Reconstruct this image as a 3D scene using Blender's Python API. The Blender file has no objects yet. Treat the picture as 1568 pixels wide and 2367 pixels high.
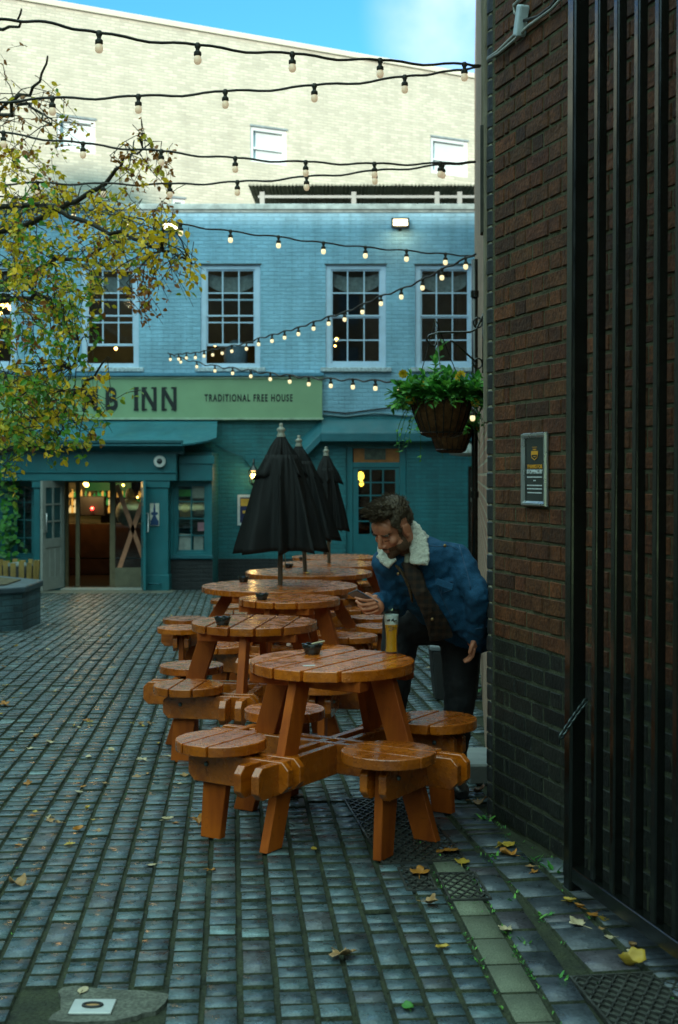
import bpy, bmesh, math, random
import numpy as np
from mathutils import Vector, Matrix, Euler
random.seed(7)
scene = bpy.context.scene
COL = scene.collection
PI = math.pi
V = Vector

# ------------------------------------------------------------------ camera frame used to measure the place
F = 1300.0; CX = 339.0; HY = 475.0; CH = 1.56; SD = 2.3126
def W(xd, yd, Y):
    "photo point (1568 px wide reading) at distance Y -> metres"
    return V(((xd/SD-CX)/F*Y, Y, CH-(yd/SD-HY)/F*Y))
def ground(y):
    if y < 6: return 0.0
    if y < 12: return -0.02*(y-6)
    if y < 26: return -0.12-0.035*(y-12)
    return -0.61

# ------------------------------------------------------------------ mesh collector
class MB:
    def __init__(s): s.v=[]; s.f=[]; s.m=[]
    def add(s, vs, fs, mi=0):
        o=len(s.v); s.v+= [tuple(p) for p in vs]; s.f+=[tuple(i+o for i in f) for f in fs]; s.m+=[mi]*len(fs); return s
    def box(s, c, size, R=None, mi=0):
        c=V(c); hx,hy,hz=[q/2 for q in size]
        ps=[V((x*hx,y*hy,z*hz)) for z in(-1,1) for y in(-1,1) for x in(-1,1)]
        if R is not None: ps=[R@p for p in ps]
        ps=[p+c for p in ps]
        return s.add(ps,[(0,2,3,1),(4,5,7,6),(0,1,5,4),(2,6,7,3),(0,4,6,2),(1,3,7,5)],mi)
    def span(s, x0,x1,y0,y1,z0,z1,mi=0):
        return s.box(((x0+x1)/2,(y0+y1)/2,(z0+z1)/2),(abs(x1-x0),abs(y1-y0),abs(z1-z0)),None,mi)
    def bar(s, a, b, w, h, up=V((0,0,1)), mi=0):
        "rectangular bar from a to b, w across, h along up"
        a=V(a); b=V(b); d=(b-a); L=d.length; d.normalize()
        x=d.cross(V(up)); x.normalize(); u=x.cross(d)
        R=Matrix((x,d,u)).transposed()
        return s.box((a+b)/2,(w,L,h),R,mi)
    def tube(s, pts, r, n=8, mi=0, cap=True):
        pts=[V(p) for p in pts]; rs=r if isinstance(r,(list,tuple)) else [r]*len(pts)
        vs=[]; fs=[]; N=len(pts); prev=None
        for i,p in enumerate(pts):
            d=(pts[min(i+1,N-1)]-pts[max(i-1,0)])
            if d.length<1e-9: d=V((0,0,1))
            d.normalize()
            if prev is None:
                x=d.cross(V((0,0,1)));
                if x.length<.05: x=d.cross(V((1,0,0)))
            else: x=prev-d*prev.dot(d)
            x.normalize(); prev=x; y=d.cross(x)
            for k in range(n):
                a=2*PI*k/n; vs.append(p+x*math.cos(a)*rs[i]+y*math.sin(a)*rs[i])
        for i in range(N-1):
            for k in range(n):
                k2=(k+1)%n; fs.append((i*n+k,i*n+k2,(i+1)*n+k2,(i+1)*n+k))
        if cap: fs.append(tuple(range(n-1,-1,-1))); fs.append(tuple((N-1)*n+k for k in range(n)))
        return s.add(vs,fs,mi)
    def lathe(s, prof, n=24, c=(0,0,0), R=None, mi=0, cap=True, wob=None):
        c=V(c); vs=[]; fs=[]; N=len(prof)
        for i,(r,z) in enumerate(prof):
            for k in range(n):
                a=2*PI*k/n; rr=r*(wob(a,i) if wob else 1); p=V((rr*math.cos(a),rr*math.sin(a),z))
                if R is not None: p=R@p
                vs.append(p+c)
        for i in range(N-1):
            for k in range(n):
                k2=(k+1)%n; fs.append((i*n+k,i*n+k2,(i+1)*n+k2,(i+1)*n+k))
        if cap: fs.append(tuple(range(n-1,-1,-1))); fs.append(tuple((N-1)*n+k for k in range(n)))
        return s.add(vs,fs,mi)
    def prism(s, poly, z0, z1, M=None, mi=0):
        n=len(poly); vs=[V((x,y,z0)) for x,y in poly]+[V((x,y,z1)) for x,y in poly]
        if M is not None: vs=[M@p for p in vs]
        fs=[tuple(range(n-1,-1,-1)),tuple(range(n,2*n))]+[(i,(i+1)%n,n+(i+1)%n,n+i) for i in range(n)]
        return s.add(vs,fs,mi)
    def ell(s, c, r, R=None, nu=16, nv=10, mi=0):
        c=V(c); vs=[]; fs=[]
        for j in range(1,nv):
            t=PI*j/nv
            for k in range(nu):
                a=2*PI*k/nu; p=V((r[0]*math.sin(t)*math.cos(a),r[1]*math.sin(t)*math.sin(a),r[2]*math.cos(t)))
                if R is not None: p=R@p
                vs.append(p+c)
        t=V((0,0,r[2])); b=-t
        if R is not None: t=R@t; b=R@b
        vs+= [t+c,b+c]; T=len(vs)-2; B=T+1
        for j in range(nv-2):
            for k in range(nu):
                k2=(k+1)%nu; fs.append((j*nu+k,(j+1)*nu+k,(j+1)*nu+k2,j*nu+k2))
        for k in range(nu):
            k2=(k+1)%nu; fs.append((T,k,k2)); fs.append((B,(nv-2)*nu+k2,(nv-2)*nu+k))
        return s.add(vs,fs,mi)
    def cap(s, a, b, ra, rb, n=14, mi=0):
        "tapered capsule"
        a=V(a); b=V(b); d=b-a; L=max(d.length,1e-6); d.normalize()
        pts=[];rs=[]
        for t in (80,60,40,20): pts.append(a-d*ra*math.sin(math.radians(t))); rs.append(ra*math.cos(math.radians(t)))
        pts+= [a,b]; rs+= [ra,rb]
        for t in (20,40,60,80): pts.append(b+d*rb*math.sin(math.radians(t))); rs.append(rb*math.cos(math.radians(t)))
        return s.tube(pts,rs,n,mi)
    def chain(s, pts, rs, n=12, mi=0):
        for i in range(len(pts)-1): s.cap(pts[i],pts[i+1],rs[i],rs[i+1],n,mi)
        return s
    def loft(s, st, n=20, mi=0, p=1.0):
        "st: list of (center, vecA, vecB) ellipse stations"
        vs=[];fs=[];N=len(st)
        for c,a,b in st:
            for k in range(n):
                t=2*PI*k/n; ct=math.cos(t); sn=math.sin(t)
                ct=math.copysign(abs(ct)**p,ct); sn=math.copysign(abs(sn)**p,sn)
                vs.append(V(c)+V(a)*ct+V(b)*sn)
        for i in range(N-1):
            for k in range(n):
                k2=(k+1)%n; fs.append((i*n+k,i*n+k2,(i+1)*n+k2,(i+1)*n+k))
        fs.append(tuple(range(n-1,-1,-1))); fs.append(tuple((N-1)*n+k for k in range(n)))
        return s.add(vs,fs,mi)
    def mesh(s, name):
        me=bpy.data.meshes.new(name); me.from_pydata(s.v,[],s.f)
        if any(s.m): me.polygons.foreach_set('material_index',s.m)
        me.update(); return me
    def build(s, name, mats, parent=None, smooth=False, bevel=0, seg=1, auto=None):
        me=s.mesh(name)
        bm=bmesh.new(); bm.from_mesh(me); bmesh.ops.recalc_face_normals(bm,faces=bm.faces); bm.to_mesh(me); bm.free()
        if not isinstance(mats,(list,tuple)): mats=[mats]
        for m in mats: me.materials.append(m)
        o=bpy.data.objects.new(name,me); COL.objects.link(o)
        if smooth: 
            me.polygons.foreach_set('use_smooth',[True]*len(me.polygons))
            if auto: me.set_sharp_from_angle(angle=math.radians(auto))
        if bevel:
            b=o.modifiers.new('bevel','BEVEL'); b.width=bevel; b.segments=seg; b.limit_method='ANGLE'; b.angle_limit=math.radians(40)
        if parent is not None: adopt(o,parent)
        return o
def wm(o):
    "matrix of an object from its own transform (and its parents)"
    M=Matrix.LocRotScale(o.location,o.rotation_euler,o.scale)
    return (wm(o.parent)@o.matrix_parent_inverse@M) if o.parent else M
def adopt(o,parent):
    o.parent=parent; o.matrix_parent_inverse=wm(parent).inverted()
def tag(o,label,cat,group=None,kind=None):
    if label: o['label']=label
    if cat: o['category']=cat
    if group: o['group']=group
    if kind: o['kind']=kind
    return o
def thing(name,label,cat,loc=(0,0,0),rz=0,group=None):
    o=bpy.data.objects.new(name,None); COL.objects.link(o); o.empty_display_size=.1
    o.location=V(loc); o.rotation_euler=(0,0,rz); return tag(o,label,cat,group)
def kids(o): return [c for c in bpy.data.objects if c.parent==o]
def copy_tree(o,parent=None):
    c=o.copy(); COL.objects.link(c)
    if parent is not None: c.parent=parent
    for ch in kids(o): copy_tree(ch,c)
    return c

# ------------------------------------------------------------------ materials
def newmat(name):
    m=bpy.data.materials.new(name); m.use_nodes=True
    nt=m.node_tree; nt.nodes.clear(); return m,nt,nt.nodes,nt.links
def N(ns,t,**k):
    n=ns.new(t)
    for a,b in k.items(): setattr(n,a,b)
    return n
def nmat(name, base, rough=.6, spec=.5, metal=0, var=.25, vs=6, bump=0, bs=60, col2=None, rv=0, fine=0, attr=None, stretch=None, coat=0, sheen=0, detail=5, emis=None):
    m,nt,ns,ln=newmat(name)
    out=N(ns,'ShaderNodeOutputMaterial'); p=N(ns,'ShaderNodeBsdfPrincipled'); ln.new(p.outputs[0],out.inputs[0])
    tc=N(ns,'ShaderNodeTexCoord'); co=tc.outputs['Object']
    if stretch:
        mp=N(ns,'ShaderNodeMapping'); mp.inputs['Scale'].default_value=stretch; ln.new(co,mp.inputs[0]); co=mp.outputs[0]
    no=N(ns,'ShaderNodeTexNoise'); no.inputs['Scale'].default_value=vs; no.inputs['Detail'].default_value=detail; no.inputs['Roughness'].default_value=.6; ln.new(co,no.inputs['Vector'])
    mr=N(ns,'ShaderNodeMapRange'); mr.inputs[1].default_value=.3; mr.inputs[2].default_value=.7; ln.new(no.outputs[0],mr.inputs[0])
    mx=N(ns,'ShaderNodeMix',data_type='RGBA')
    b=V(base); c2=V(col2) if col2 else b*(1+var); c1=b if col2 else b*(1-var)
    mx.inputs[6].default_value=(*c1,1); mx.inputs[7].default_value=(*c2,1); ln.new(mr.outputs[0],mx.inputs[0])
    colout=mx.outputs[2]
    if attr:
        at=N(ns,'ShaderNodeAttribute'); at.attribute_name=attr
        mm=N(ns,'ShaderNodeMix',data_type='RGBA',blend_type='MULTIPLY'); mm.inputs[0].default_value=1
        ln.new(colout,mm.inputs[6]); ln.new(at.outputs['Color'],mm.inputs[7]); colout=mm.outputs[2]
    if fine:
        n3=N(ns,'ShaderNodeTexNoise'); n3.inputs['Scale'].default_value=fine; n3.inputs['Detail'].default_value=2; ln.new(co,n3.inputs['Vector'])
        m3=N(ns,'ShaderNodeMapRange'); m3.inputs[1].default_value=.35; m3.inputs[2].default_value=.65; m3.inputs[3].default_value=.7; m3.inputs[4].default_value=1.25; ln.new(n3.outputs[0],m3.inputs[0])
        mm=N(ns,'ShaderNodeMix',data_type='RGBA',blend_type='MULTIPLY'); mm.inputs[0].default_value=1
        ln.new(colout,mm.inputs[6]); ln.new(m3.outputs[0],mm.inputs[7]); colout=mm.outputs[2]
    ln.new(colout,p.inputs['Base Color'])
    p.inputs['Roughness'].default_value=rough; p.inputs['Metallic'].default_value=metal; p.inputs['Specular IOR Level'].default_value=spec
    p.inputs['Coat Weight'].default_value=coat; p.inputs['Coat Roughness'].default_value=.15
    p.inputs['Sheen Weight'].default_value=sheen
    if rv:
        n4=N(ns,'ShaderNodeTexNoise'); n4.inputs['Scale'].default_value=vs*1.7; n4.inputs['Detail'].default_value=4; ln.new(tc.outputs['Object'],n4.inputs['Vector'])
        m4=N(ns,'ShaderNodeMapRange'); m4.inputs[1].default_value=.35; m4.inputs[2].default_value=.65; m4.inputs[3].default_value=max(.05,rough-rv); m4.inputs[4].default_value=min(1,rough+rv); ln.new(n4.outputs[0],m4.inputs[0]); ln.new(m4.outputs[0],p.inputs['Roughness'])
    if bump:
        n2=N(ns,'ShaderNodeTexNoise'); n2.inputs['Scale'].default_value=bs; n2.inputs['Detail'].default_value=4; ln.new(co,n2.inputs['Vector'])
        bu=N(ns,'ShaderNodeBump'); bu.inputs['Strength'].default_value=bump; bu.inputs['Distance'].default_value=.01; ln.new(n2.outputs[0],bu.inputs['Height']); ln.new(bu.outputs[0],p.inputs['Normal'])
    if emis:
        p.inputs['Emission Color'].default_value=(*emis[:3],1); p.inputs['Emission Strength'].default_value=emis[3]
    m.diffuse_color=(*base,1)
    return m
def emat(name,col,st,base=(.8,.75,.6)):
    return nmat(name,base,.3,.5,emis=(*col,st),var=.02)
def brickmat(name, col, mortar, rough=.7, var=.3, bump=.6, ax='xz', bw=.225, bh=.075, ms=.01, off=.5, stain=None, col_b=None, nb=.15):
    m,nt,ns,ln=newmat(name)
    out=N(ns,'ShaderNodeOutputMaterial'); p=N(ns,'ShaderNodeBsdfPrincipled'); ln.new(p.outputs[0],out.inputs[0])
    tc=N(ns,'ShaderNodeTexCoord'); sp=N(ns,'ShaderNodeSeparateXYZ'); cb=N(ns,'ShaderNodeCombineXYZ'); ln.new(tc.outputs['Object'],sp.inputs[0])
    if ax=='xz': ln.new(sp.outputs[0],cb.inputs[0])
    else: ln.new(sp.outputs[1],cb.inputs[0])
    ln.new(sp.outputs[2],cb.inputs[1])
    nz=N(ns,'ShaderNodeTexNoise'); nz.inputs['Scale'].default_value=3; nz.inputs['Detail'].default_value=3; ln.new(tc.outputs['Object'],nz.inputs['Vector'])
    vm=N(ns,'ShaderNodeVectorMath',operation='MULTIPLY_ADD'); vm.inputs[1].default_value=(.02,.02,0); ln.new(nz.outputs['Color'],vm.inputs[0]); ln.new(cb.outputs[0],vm.inputs[2])
    br=N(ns,'ShaderNodeTexBrick'); br.offset=off; ln.new(vm.outputs[0],br.inputs['Vector'])
    br.inputs['Scale'].default_value=1; br.inputs['Brick Width'].default_value=bw; br.inputs['Row Height'].default_value=bh; br.inputs['Mortar Size'].default_value=ms; br.inputs['Mortar Smooth'].default_value=.3
    c=V(col); cb2=V(col_b) if col_b else c*(1-var)
    br.inputs['Color1'].default_value=(*(c*(1+var*.5)),1); br.inputs['Color2'].default_value=(*cb2,1); br.inputs['Mortar'].default_value=(*mortar,1)
    n2=N(ns,'ShaderNodeTexNoise'); n2.inputs['Scale'].default_value=1.1; n2.inputs['Detail'].default_value=6; ln.new(tc.outputs['Object'],n2.inputs['Vector'])
    mr=N(ns,'ShaderNodeMapRange'); mr.inputs[1].default_value=.3; mr.inputs[2].default_value=.7; mr.inputs[3].default_value=1-nb; mr.inputs[4].default_value=1+nb; ln.new(n2.outputs[0],mr.inputs[0])
    mm=N(ns,'ShaderNodeMix',data_type='RGBA',blend_type='MULTIPLY'); mm.inputs[0].default_value=1; ln.new(br.outputs['Color'],mm.inputs[6]); ln.new(mr.outputs[0],mm.inputs[7])
    mps=N(ns,'ShaderNodeMapping'); mps.inputs['Scale'].default_value=(2.2,2.2,.18); ln.new(tc.outputs['Object'],mps.inputs[0])
    nst=N(ns,'ShaderNodeTexNoise'); nst.inputs['Scale'].default_value=1.6; nst.inputs['Detail'].default_value=7; nst.inputs['Roughness'].default_value=.7; ln.new(mps.outputs[0],nst.inputs['Vector'])
    mst=N(ns,'ShaderNodeMapRange'); mst.inputs[1].default_value=.45; mst.inputs[2].default_value=.72; mst.inputs[3].default_value=1.03; mst.inputs[4].default_value=1-nb*1.3; ln.new(nst.outputs[0],mst.inputs[0])
    m9=N(ns,'ShaderNodeMix',data_type='RGBA',blend_type='MULTIPLY'); m9.inputs[0].default_value=1; ln.new(mm.outputs[2],m9.inputs[6]); ln.new(mst.outputs[0],m9.inputs[7])
    ln.new(m9.outputs[2],p.inputs['Base Color'])
    p.inputs['Roughness'].default_value=rough
    n3=N(ns,'ShaderNodeTexNoise'); n3.inputs['Scale'].default_value=25; n3.inputs['Detail'].default_value=4; ln.new(tc.outputs['Object'],n3.inputs['Vector'])
    mul=N(ns,'ShaderNodeMath',operation='MULTIPLY_ADD'); mul.inputs[1].default_value=.5; ln.new(n3.outputs[0],mul.inputs[0])
    inv=N(ns,'ShaderNodeMath',operation='SUBTRACT'); inv.inputs[0].default_value=1; ln.new(br.outputs['Fac'],inv.inputs[1]); ln.new(inv.outputs[0],mul.inputs[2])
    bu=N(ns,'ShaderNodeBump'); bu.inputs['Strength'].default_value=bump; bu.inputs['Distance'].default_value=.02; ln.new(mul.outputs[0],bu.inputs['Height']); ln.new(bu.outputs[0],p.inputs['Normal'])
    return m
def glassmat(name, tint=(.9,.95,.95), rough=.02, ior=1.45, base=.06):
    m,nt,ns,ln=newmat(name)
    out=N(ns,'ShaderNodeOutputMaterial'); mx=N(ns,'ShaderNodeMixShader'); t=N(ns,'ShaderNodeBsdfTransparent'); g=N(ns,'ShaderNodeBsdfGlossy'); lw=N(ns,'ShaderNodeLayerWeight'); lw.inputs[0].default_value=.5; pw=N(ns,'ShaderNodeMath',operation='POWER'); pw.inputs[1].default_value=4; ln.new(lw.outputs['Facing'],pw.inputs[0]); fr=N(ns,'ShaderNodeMath',operation='MULTIPLY_ADD'); fr.inputs[1].default_value=.7; fr.inputs[2].default_value=base if base>.07 else .045; ln.new(pw.outputs[0],fr.inputs[0])
    t.inputs[0].default_value=(*tint,1); g.inputs['Roughness'].default_value=rough; 
    ln.new(fr.outputs[0],mx.inputs[0]); ln.new(t.outputs[0],mx.inputs[1]); ln.new(g.outputs[0],mx.inputs[2]); ln.new(mx.outputs[0],out.inputs[0]); return m
def woodmat(name, base, dark, rough, grain=(2,40,40), wet=True):
    "stained wet timber: long grain, wet film with droplets"
    m,nt,ns,ln=newmat(name)
    out=N(ns,'ShaderNodeOutputMaterial'); p=N(ns,'ShaderNodeBsdfPrincipled'); ln.new(p.outputs[0],out.inputs[0])
    tc=N(ns,'ShaderNodeTexCoord'); mp=N(ns,'ShaderNodeMapping'); mp.inputs['Scale'].default_value=grain; ln.new(tc.outputs['Object'],mp.inputs[0])
    no=N(ns,'ShaderNodeTexNoise'); no.inputs['Scale'].default_value=1; no.inputs['Detail'].default_value=6; ln.new(mp.outputs[0],no.inputs['Vector'])
    n0=N(ns,'ShaderNodeTexNoise'); n0.inputs['Scale'].default_value=5; n0.inputs['Detail'].default_value=4; ln.new(tc.outputs['Object'],n0.inputs['Vector'])
    ad=N(ns,'ShaderNodeMath',operation='ADD'); ln.new(no.outputs[0],ad.inputs[0]); ln.new(n0.outputs[0],ad.inputs[1])
    mr=N(ns,'ShaderNodeMapRange'); mr.inputs[1].default_value=.75; mr.inputs[2].default_value=1.25; ln.new(ad.outputs[0],mr.inputs[0])
    mx=N(ns,'ShaderNodeMix',data_type='RGBA'); mx.inputs[6].default_value=(*dark,1); mx.inputs[7].default_value=(*base,1); ln.new(mr.outputs[0],mx.inputs[0])
    oi=N(ns,'ShaderNodeObjectInfo'); mo=N(ns,'ShaderNodeMapRange'); mo.inputs[3].default_value=.74; mo.inputs[4].default_value=1.12; ln.new(oi.outputs['Random'],mo.inputs[0])
    sc=N(ns,'ShaderNodeTexNoise'); sc.inputs['Scale'].default_value=28; sc.inputs['Detail'].default_value=6; sc.inputs['Roughness'].default_value=.75; ln.new(tc.outputs['Object'],sc.inputs['Vector'])
    ms=N(ns,'ShaderNodeMapRange'); ms.inputs[1].default_value=.60; ms.inputs[2].default_value=.72; ms.inputs[3].default_value=1; ms.inputs[4].default_value=.55; ln.new(sc.outputs[0],ms.inputs[0])
    mt=N(ns,'ShaderNodeMath',operation='MULTIPLY'); ln.new(mo.outputs[0],mt.inputs[0]); ln.new(ms.outputs[0],mt.inputs[1])
    mw=N(ns,'ShaderNodeMix',data_type='RGBA',blend_type='MULTIPLY'); mw.inputs[0].default_value=1; ln.new(mx.outputs[2],mw.inputs[6]); ln.new(mt.outputs[0],mw.inputs[7]); ln.new(mw.outputs[2],p.inputs['Base Color'])
    if wet:
        n1=N(ns,'ShaderNodeTexNoise'); n1.inputs['Scale'].default_value=14; n1.inputs['Detail'].default_value=5; ln.new(tc.outputs['Object'],n1.inputs['Vector'])
        m1=N(ns,'ShaderNodeMapRange'); m1.inputs[1].default_value=.42; m1.inputs[2].default_value=.58; m1.inputs[3].default_value=rough*.35; m1.inputs[4].default_value=rough; ln.new(n1.outputs[0],m1.inputs[0]); ln.new(m1.outputs[0],p.inputs['Roughness'])
        vo=N(ns,'ShaderNodeTexVoronoi'); vo.inputs['Scale'].default_value=75; ln.new(tc.outputs['Object'],vo.inputs['Vector'])
        m2=N(ns,'ShaderNodeMapRange'); m2.inputs[1].default_value=.0; m2.inputs[2].default_value=.45; m2.inputs[3].default_value=1; m2.inputs[4].default_value=0; ln.new(vo.outputs['Distance'],m2.inputs[0])
        mu=N(ns,'ShaderNodeMath',operation='MULTIPLY'); ln.new(m2.outputs[0],mu.inputs[0]); ln.new(n1.outputs[0],mu.inputs[1])
        bu=N(ns,'ShaderNodeBump'); bu.inputs['Strength'].default_value=.6; bu.inputs['Distance'].default_value=.004; ln.new(mu.outputs[0],bu.inputs['Height']); ln.new(bu.outputs[0],p.inputs['Normal'])
        p.inputs['Specular IOR Level'].default_value=.7; p.inputs['Coat Weight'].default_value=.25; p.inputs['Coat Roughness'].default_value=.16
    else:
        p.inputs['Roughness'].default_value=rough; p.inputs['Specular IOR Level'].default_value=.25
    return m
def textobj(name, body, size, M, mat, parent=None, sx=1.0, extrude=.004, bold=0.0, align='CENTER', spacing=1.0):
    cu=bpy.data.curves.new(name,'FONT'); cu.body=body; cu.size=size; cu.extrude=extrude; cu.offset=bold; cu.align_x=align; cu.space_character=spacing
    t=bpy.data.objects.new(name,cu); COL.objects.link(t)
    dg=bpy.context.evaluated_depsgraph_get(); me=bpy.data.meshes.new_from_object(t.evaluated_get(dg)); bpy.data.objects.remove(t)
    me.name=name; me.transform(M@Matrix.Diagonal((sx,1,1,1))); me.materials.clear(); me.materials.append(mat)
    o=bpy.data.objects.new(name,me); COL.objects.link(o)
    if parent is not None: adopt(o,parent)
    return o
def fuse(mb, name, voxel, smooth=2, fac=.5):
    "one continuous skin from overlapping closed shapes"
    me=mb.mesh(name+'_raw'); o=bpy.data.objects.new(name+'_raw',me); COL.objects.link(o)
    bm=bmesh.new(); bm.from_mesh(me); bmesh.ops.recalc_face_normals(bm,faces=bm.faces); bm.to_mesh(me); bm.free()
    r=o.modifiers.new('r','REMESH'); r.mode='VOXEL'; r.voxel_size=voxel; r.use_smooth_shade=True
    if smooth:
        s=o.modifiers.new('s','SMOOTH'); s.factor=fac; s.iterations=smooth
    dg=bpy.context.evaluated_depsgraph_get(); out=bpy.data.meshes.new_from_object(o.evaluated_get(dg)); out.name=name
    bpy.data.objects.remove(o); bpy.data.meshes.remove(me)
    out.polygons.foreach_set('use_smooth',[True]*len(out.polygons))
    return out
def meshobj(name, me, mat, parent=None):
    me.materials.clear(); me.materials.append(mat)
    o=bpy.data.objects.new(name,me); COL.objects.link(o)
    if parent is not None: adopt(o,parent)
    return o

M_={}
M_['wood']=woodmat('stained_wood',(.52,.125,.006),(.29,.060,.003),.36,grain=(3,30,30))
M_['wood_side']=woodmat('stained_wood_sides',(.44,.092,.005),(.25,.043,.003),.6,grain=(25,25,3),wet=False)
M_['black']=nmat('black_paint',(.004,.005,.004),.20,.6,rv=.06,bump=.04,bs=40)
M_['dark']=nmat('dark_rubber',(.015,.016,.016),.6,.4)
M_['steel']=nmat('grey_steel',(.45,.46,.46),.35,.5,metal=.9,var=.1,rv=.1)
M_['cable']=nmat('cable',(.018,.014,.01),.6)
# ================================================================== SETTING: ground and paving
g=MB()
ys=[-12,0,3,6,9,12,15,19,23,26,30,60,200]; xs=[-150,-30,-8,0,8,30,150]
vs=[(x,y,ground(y)-.012) for y in ys for x in xs]; nx=len(xs)
g.add(vs,[(j*nx+i,j*nx+i+1,(j+1)*nx+i+1,(j+1)*nx+i) for j in range(len(ys)-1) for i in range(nx-1)])
m_soil=nmat('joint_soil',(.020,.024,.018),.9,.2,col2=(.042,.050,.026),vs=9,bump=.6,bs=120,fine=90)
o=g.build('ground',m_soil); tag(o,None,None,kind='structure')

# wall line (right) and paving directions
C0=V((.693,5.98,0)); WD=V((.2894,-.9572,0)); WN=V((-.9572,-.2894,0)); RD=V((.1,.995,0)).normalized()
PD=V((-.082,.9966,0)).normalized(); PX=V((PD.y,-PD.x,0))
QD=V((-.145,.9894,0)).normalized(); QX=V((QD.y,-QD.x,0))
BAND0=V((.56,3.70,0))                               # concrete sett strip
GRATES=[]                                           # (centre, half width, half length, axes) keep clear of blocks
def grate_zone(c,dx,dy,hx,hy): GRATES.append((V(c),V(dx),V(dy),hx,hy))
grate_zone((.27,5.75,0),QX,QD,.17,.52)
grate_zone((.30,5.02,0),PX,PD,.055,.14)
grate_zone((.47,4.93,0),PX,PD,.075,.16)
grate_zone((.92,3.82,0),QX,QD,.17,.24)
def in_grate(p,grow=.004):
    for c,a,b,hx,hy in GRATES:
        d=p-c
        if abs(d.dot(a))<hx+grow and abs(d.dot(b))<hy+grow: return True
    return False
ANCH=W(215,2331,1.56*F/((2331/SD)-HY)); ANCH.z=0
def pave(name,blocks,mat,kind='structure'):
    "blocks: (cx,cy,ux,uy,hw,hl,dz,tx,ty,col)"
    b=np.array([q[:9] for q in blocks]); cols=np.array([q[9] for q in blocks]); n=len(b)
    sg=np.array([(-1,-1),(1,-1),(1,1),(-1,1)],float)
    P=np.zeros((n,8,3))
    gz=np.array([ground(y) for y in b[:,1]])
    for L,(ins,z) in enumerate(((0,-.014),(.0035,0.0))):
        for k in range(4):
            a=sg[k,0]*(b[:,4]-ins); l=sg[k,1]*(b[:,5]-ins)
            ux,uy=b[:,2],b[:,3]     # along direction; across = (uy,-ux)
            x=b[:,0]+uy*a+ux*l; y=b[:,1]-ux*a+uy*l
            P[:,L*4+k,0]=x; P[:,L*4+k,1]=y
            P[:,L*4+k,2]=gz-0.02*(y-b[:,1])*(b[:,1]>6)+z+b[:,6]+(b[:,7]*a+b[:,8]*l)*(L==1)
    fc=np.array([(4,5,6,7),(0,1,5,4),(1,2,6,5),(2,3,7,6),(3,0,4,7)])
    Fc=(np.arange(n)*8)[:,None,None]+fc[None]
    me=bpy.data.meshes.new(name); me.vertices.add(n*8); me.vertices.foreach_set('co',P.reshape(-1))
    me.loops.add(n*20); me.polygons.add(n*5); me.loops.foreach_set('vertex_index',Fc.reshape(-1)); me.polygons.foreach_set('loop_start',np.arange(n*5)*4)
    me.update(calc_edges=True)
    at=me.color_attributes.new('tint','FLOAT_COLOR','POINT')
    cc=np.ones((n,8,4)); cc[:,:,:3]=cols[:,None,:]; at.data.foreach_set('color',cc.reshape(-1))
    me.materials.append(mat); me.materials.append(m_soil); me.polygons.foreach_set('material_index',np.tile(np.array([0,1,1,1,1]),n)); me.validate()
    o=bpy.data.objects.new(name,me); COL.objects.link(o); tag(o,None,None,kind=kind); return o
m_pave=nmat('blue_paver',(.058,.090,.100),.36,.5,var=.38,vs=13,bump=.3,bs=85,rv=.22,fine=160,attr='tint')
m_pave2=nmat('purple_paver',(.048,.060,.072),.42,.5,var=.35,vs=8,bump=.3,bs=70,rv=.2,fine=120,attr='tint',stretch=(1,1,1))
m_conc=nmat('concrete_sett',(.11,.125,.085),.75,.3,var=.2,vs=7,bump=.4,bs=140,fine=200,attr='tint')
rnd=random.Random(3)
def tintpick():
    r=rnd.random(); v=rnd.uniform(.72,1.22)
    if r<.1: return (1.15*v,.88*v,.85*v)
    if r<.2: return (.62*v,.66*v,.68*v)
    if r<.26: return (1.25*v,1.28*v,1.25*v)
    if r<.285: return (1.9*v,1.9*v,1.75*v)
    return (v,v*rnd.uniform(.97,1.03),v*rnd.uniform(.96,1.06))
blk=[]
bo=(BAND0).dot(PX)                                   # band centre across position
def rightofwall(p):
    if p.y<C0.y: return (p-C0).dot(WN)<.02
    q=p-C0; return (q-RD*q.dot(RD)).dot(V((1,0,0)))>-.02
u=bo-.06-.016
k=0
while u>-11:
    uc=u-.05; v0=rnd.uniform(0,.1); v=1.2+v0
    while v<26.5:
        L=(.19 if rnd.random()<.05 else .090)+rnd.uniform(-.007,.008)
        p=PX*uc+PD*(v+L/2)
        lim=24.9
        if abs(p.x)<p.y*.29+.6 and p.y<lim and not in_grate(p) and not rightofwall(p) and (abs(p.x-ANCH.x)>.19 or abs(p.y-ANCH.y)>.13):
            blk.append((p.x,p.y,PD.x,PD.y,.0485+rnd.uniform(-.002,.002),L/2-.001,rnd.gauss(0,.0024)-(.006 if rnd.random()<.02 else 0),rnd.gauss(0,.010),rnd.gauss(0,.010),tintpick()))
        v+=L+.007+rnd.uniform(0,.003)
    u-=.1+.0095+rnd.uniform(-.002,.003)
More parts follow.
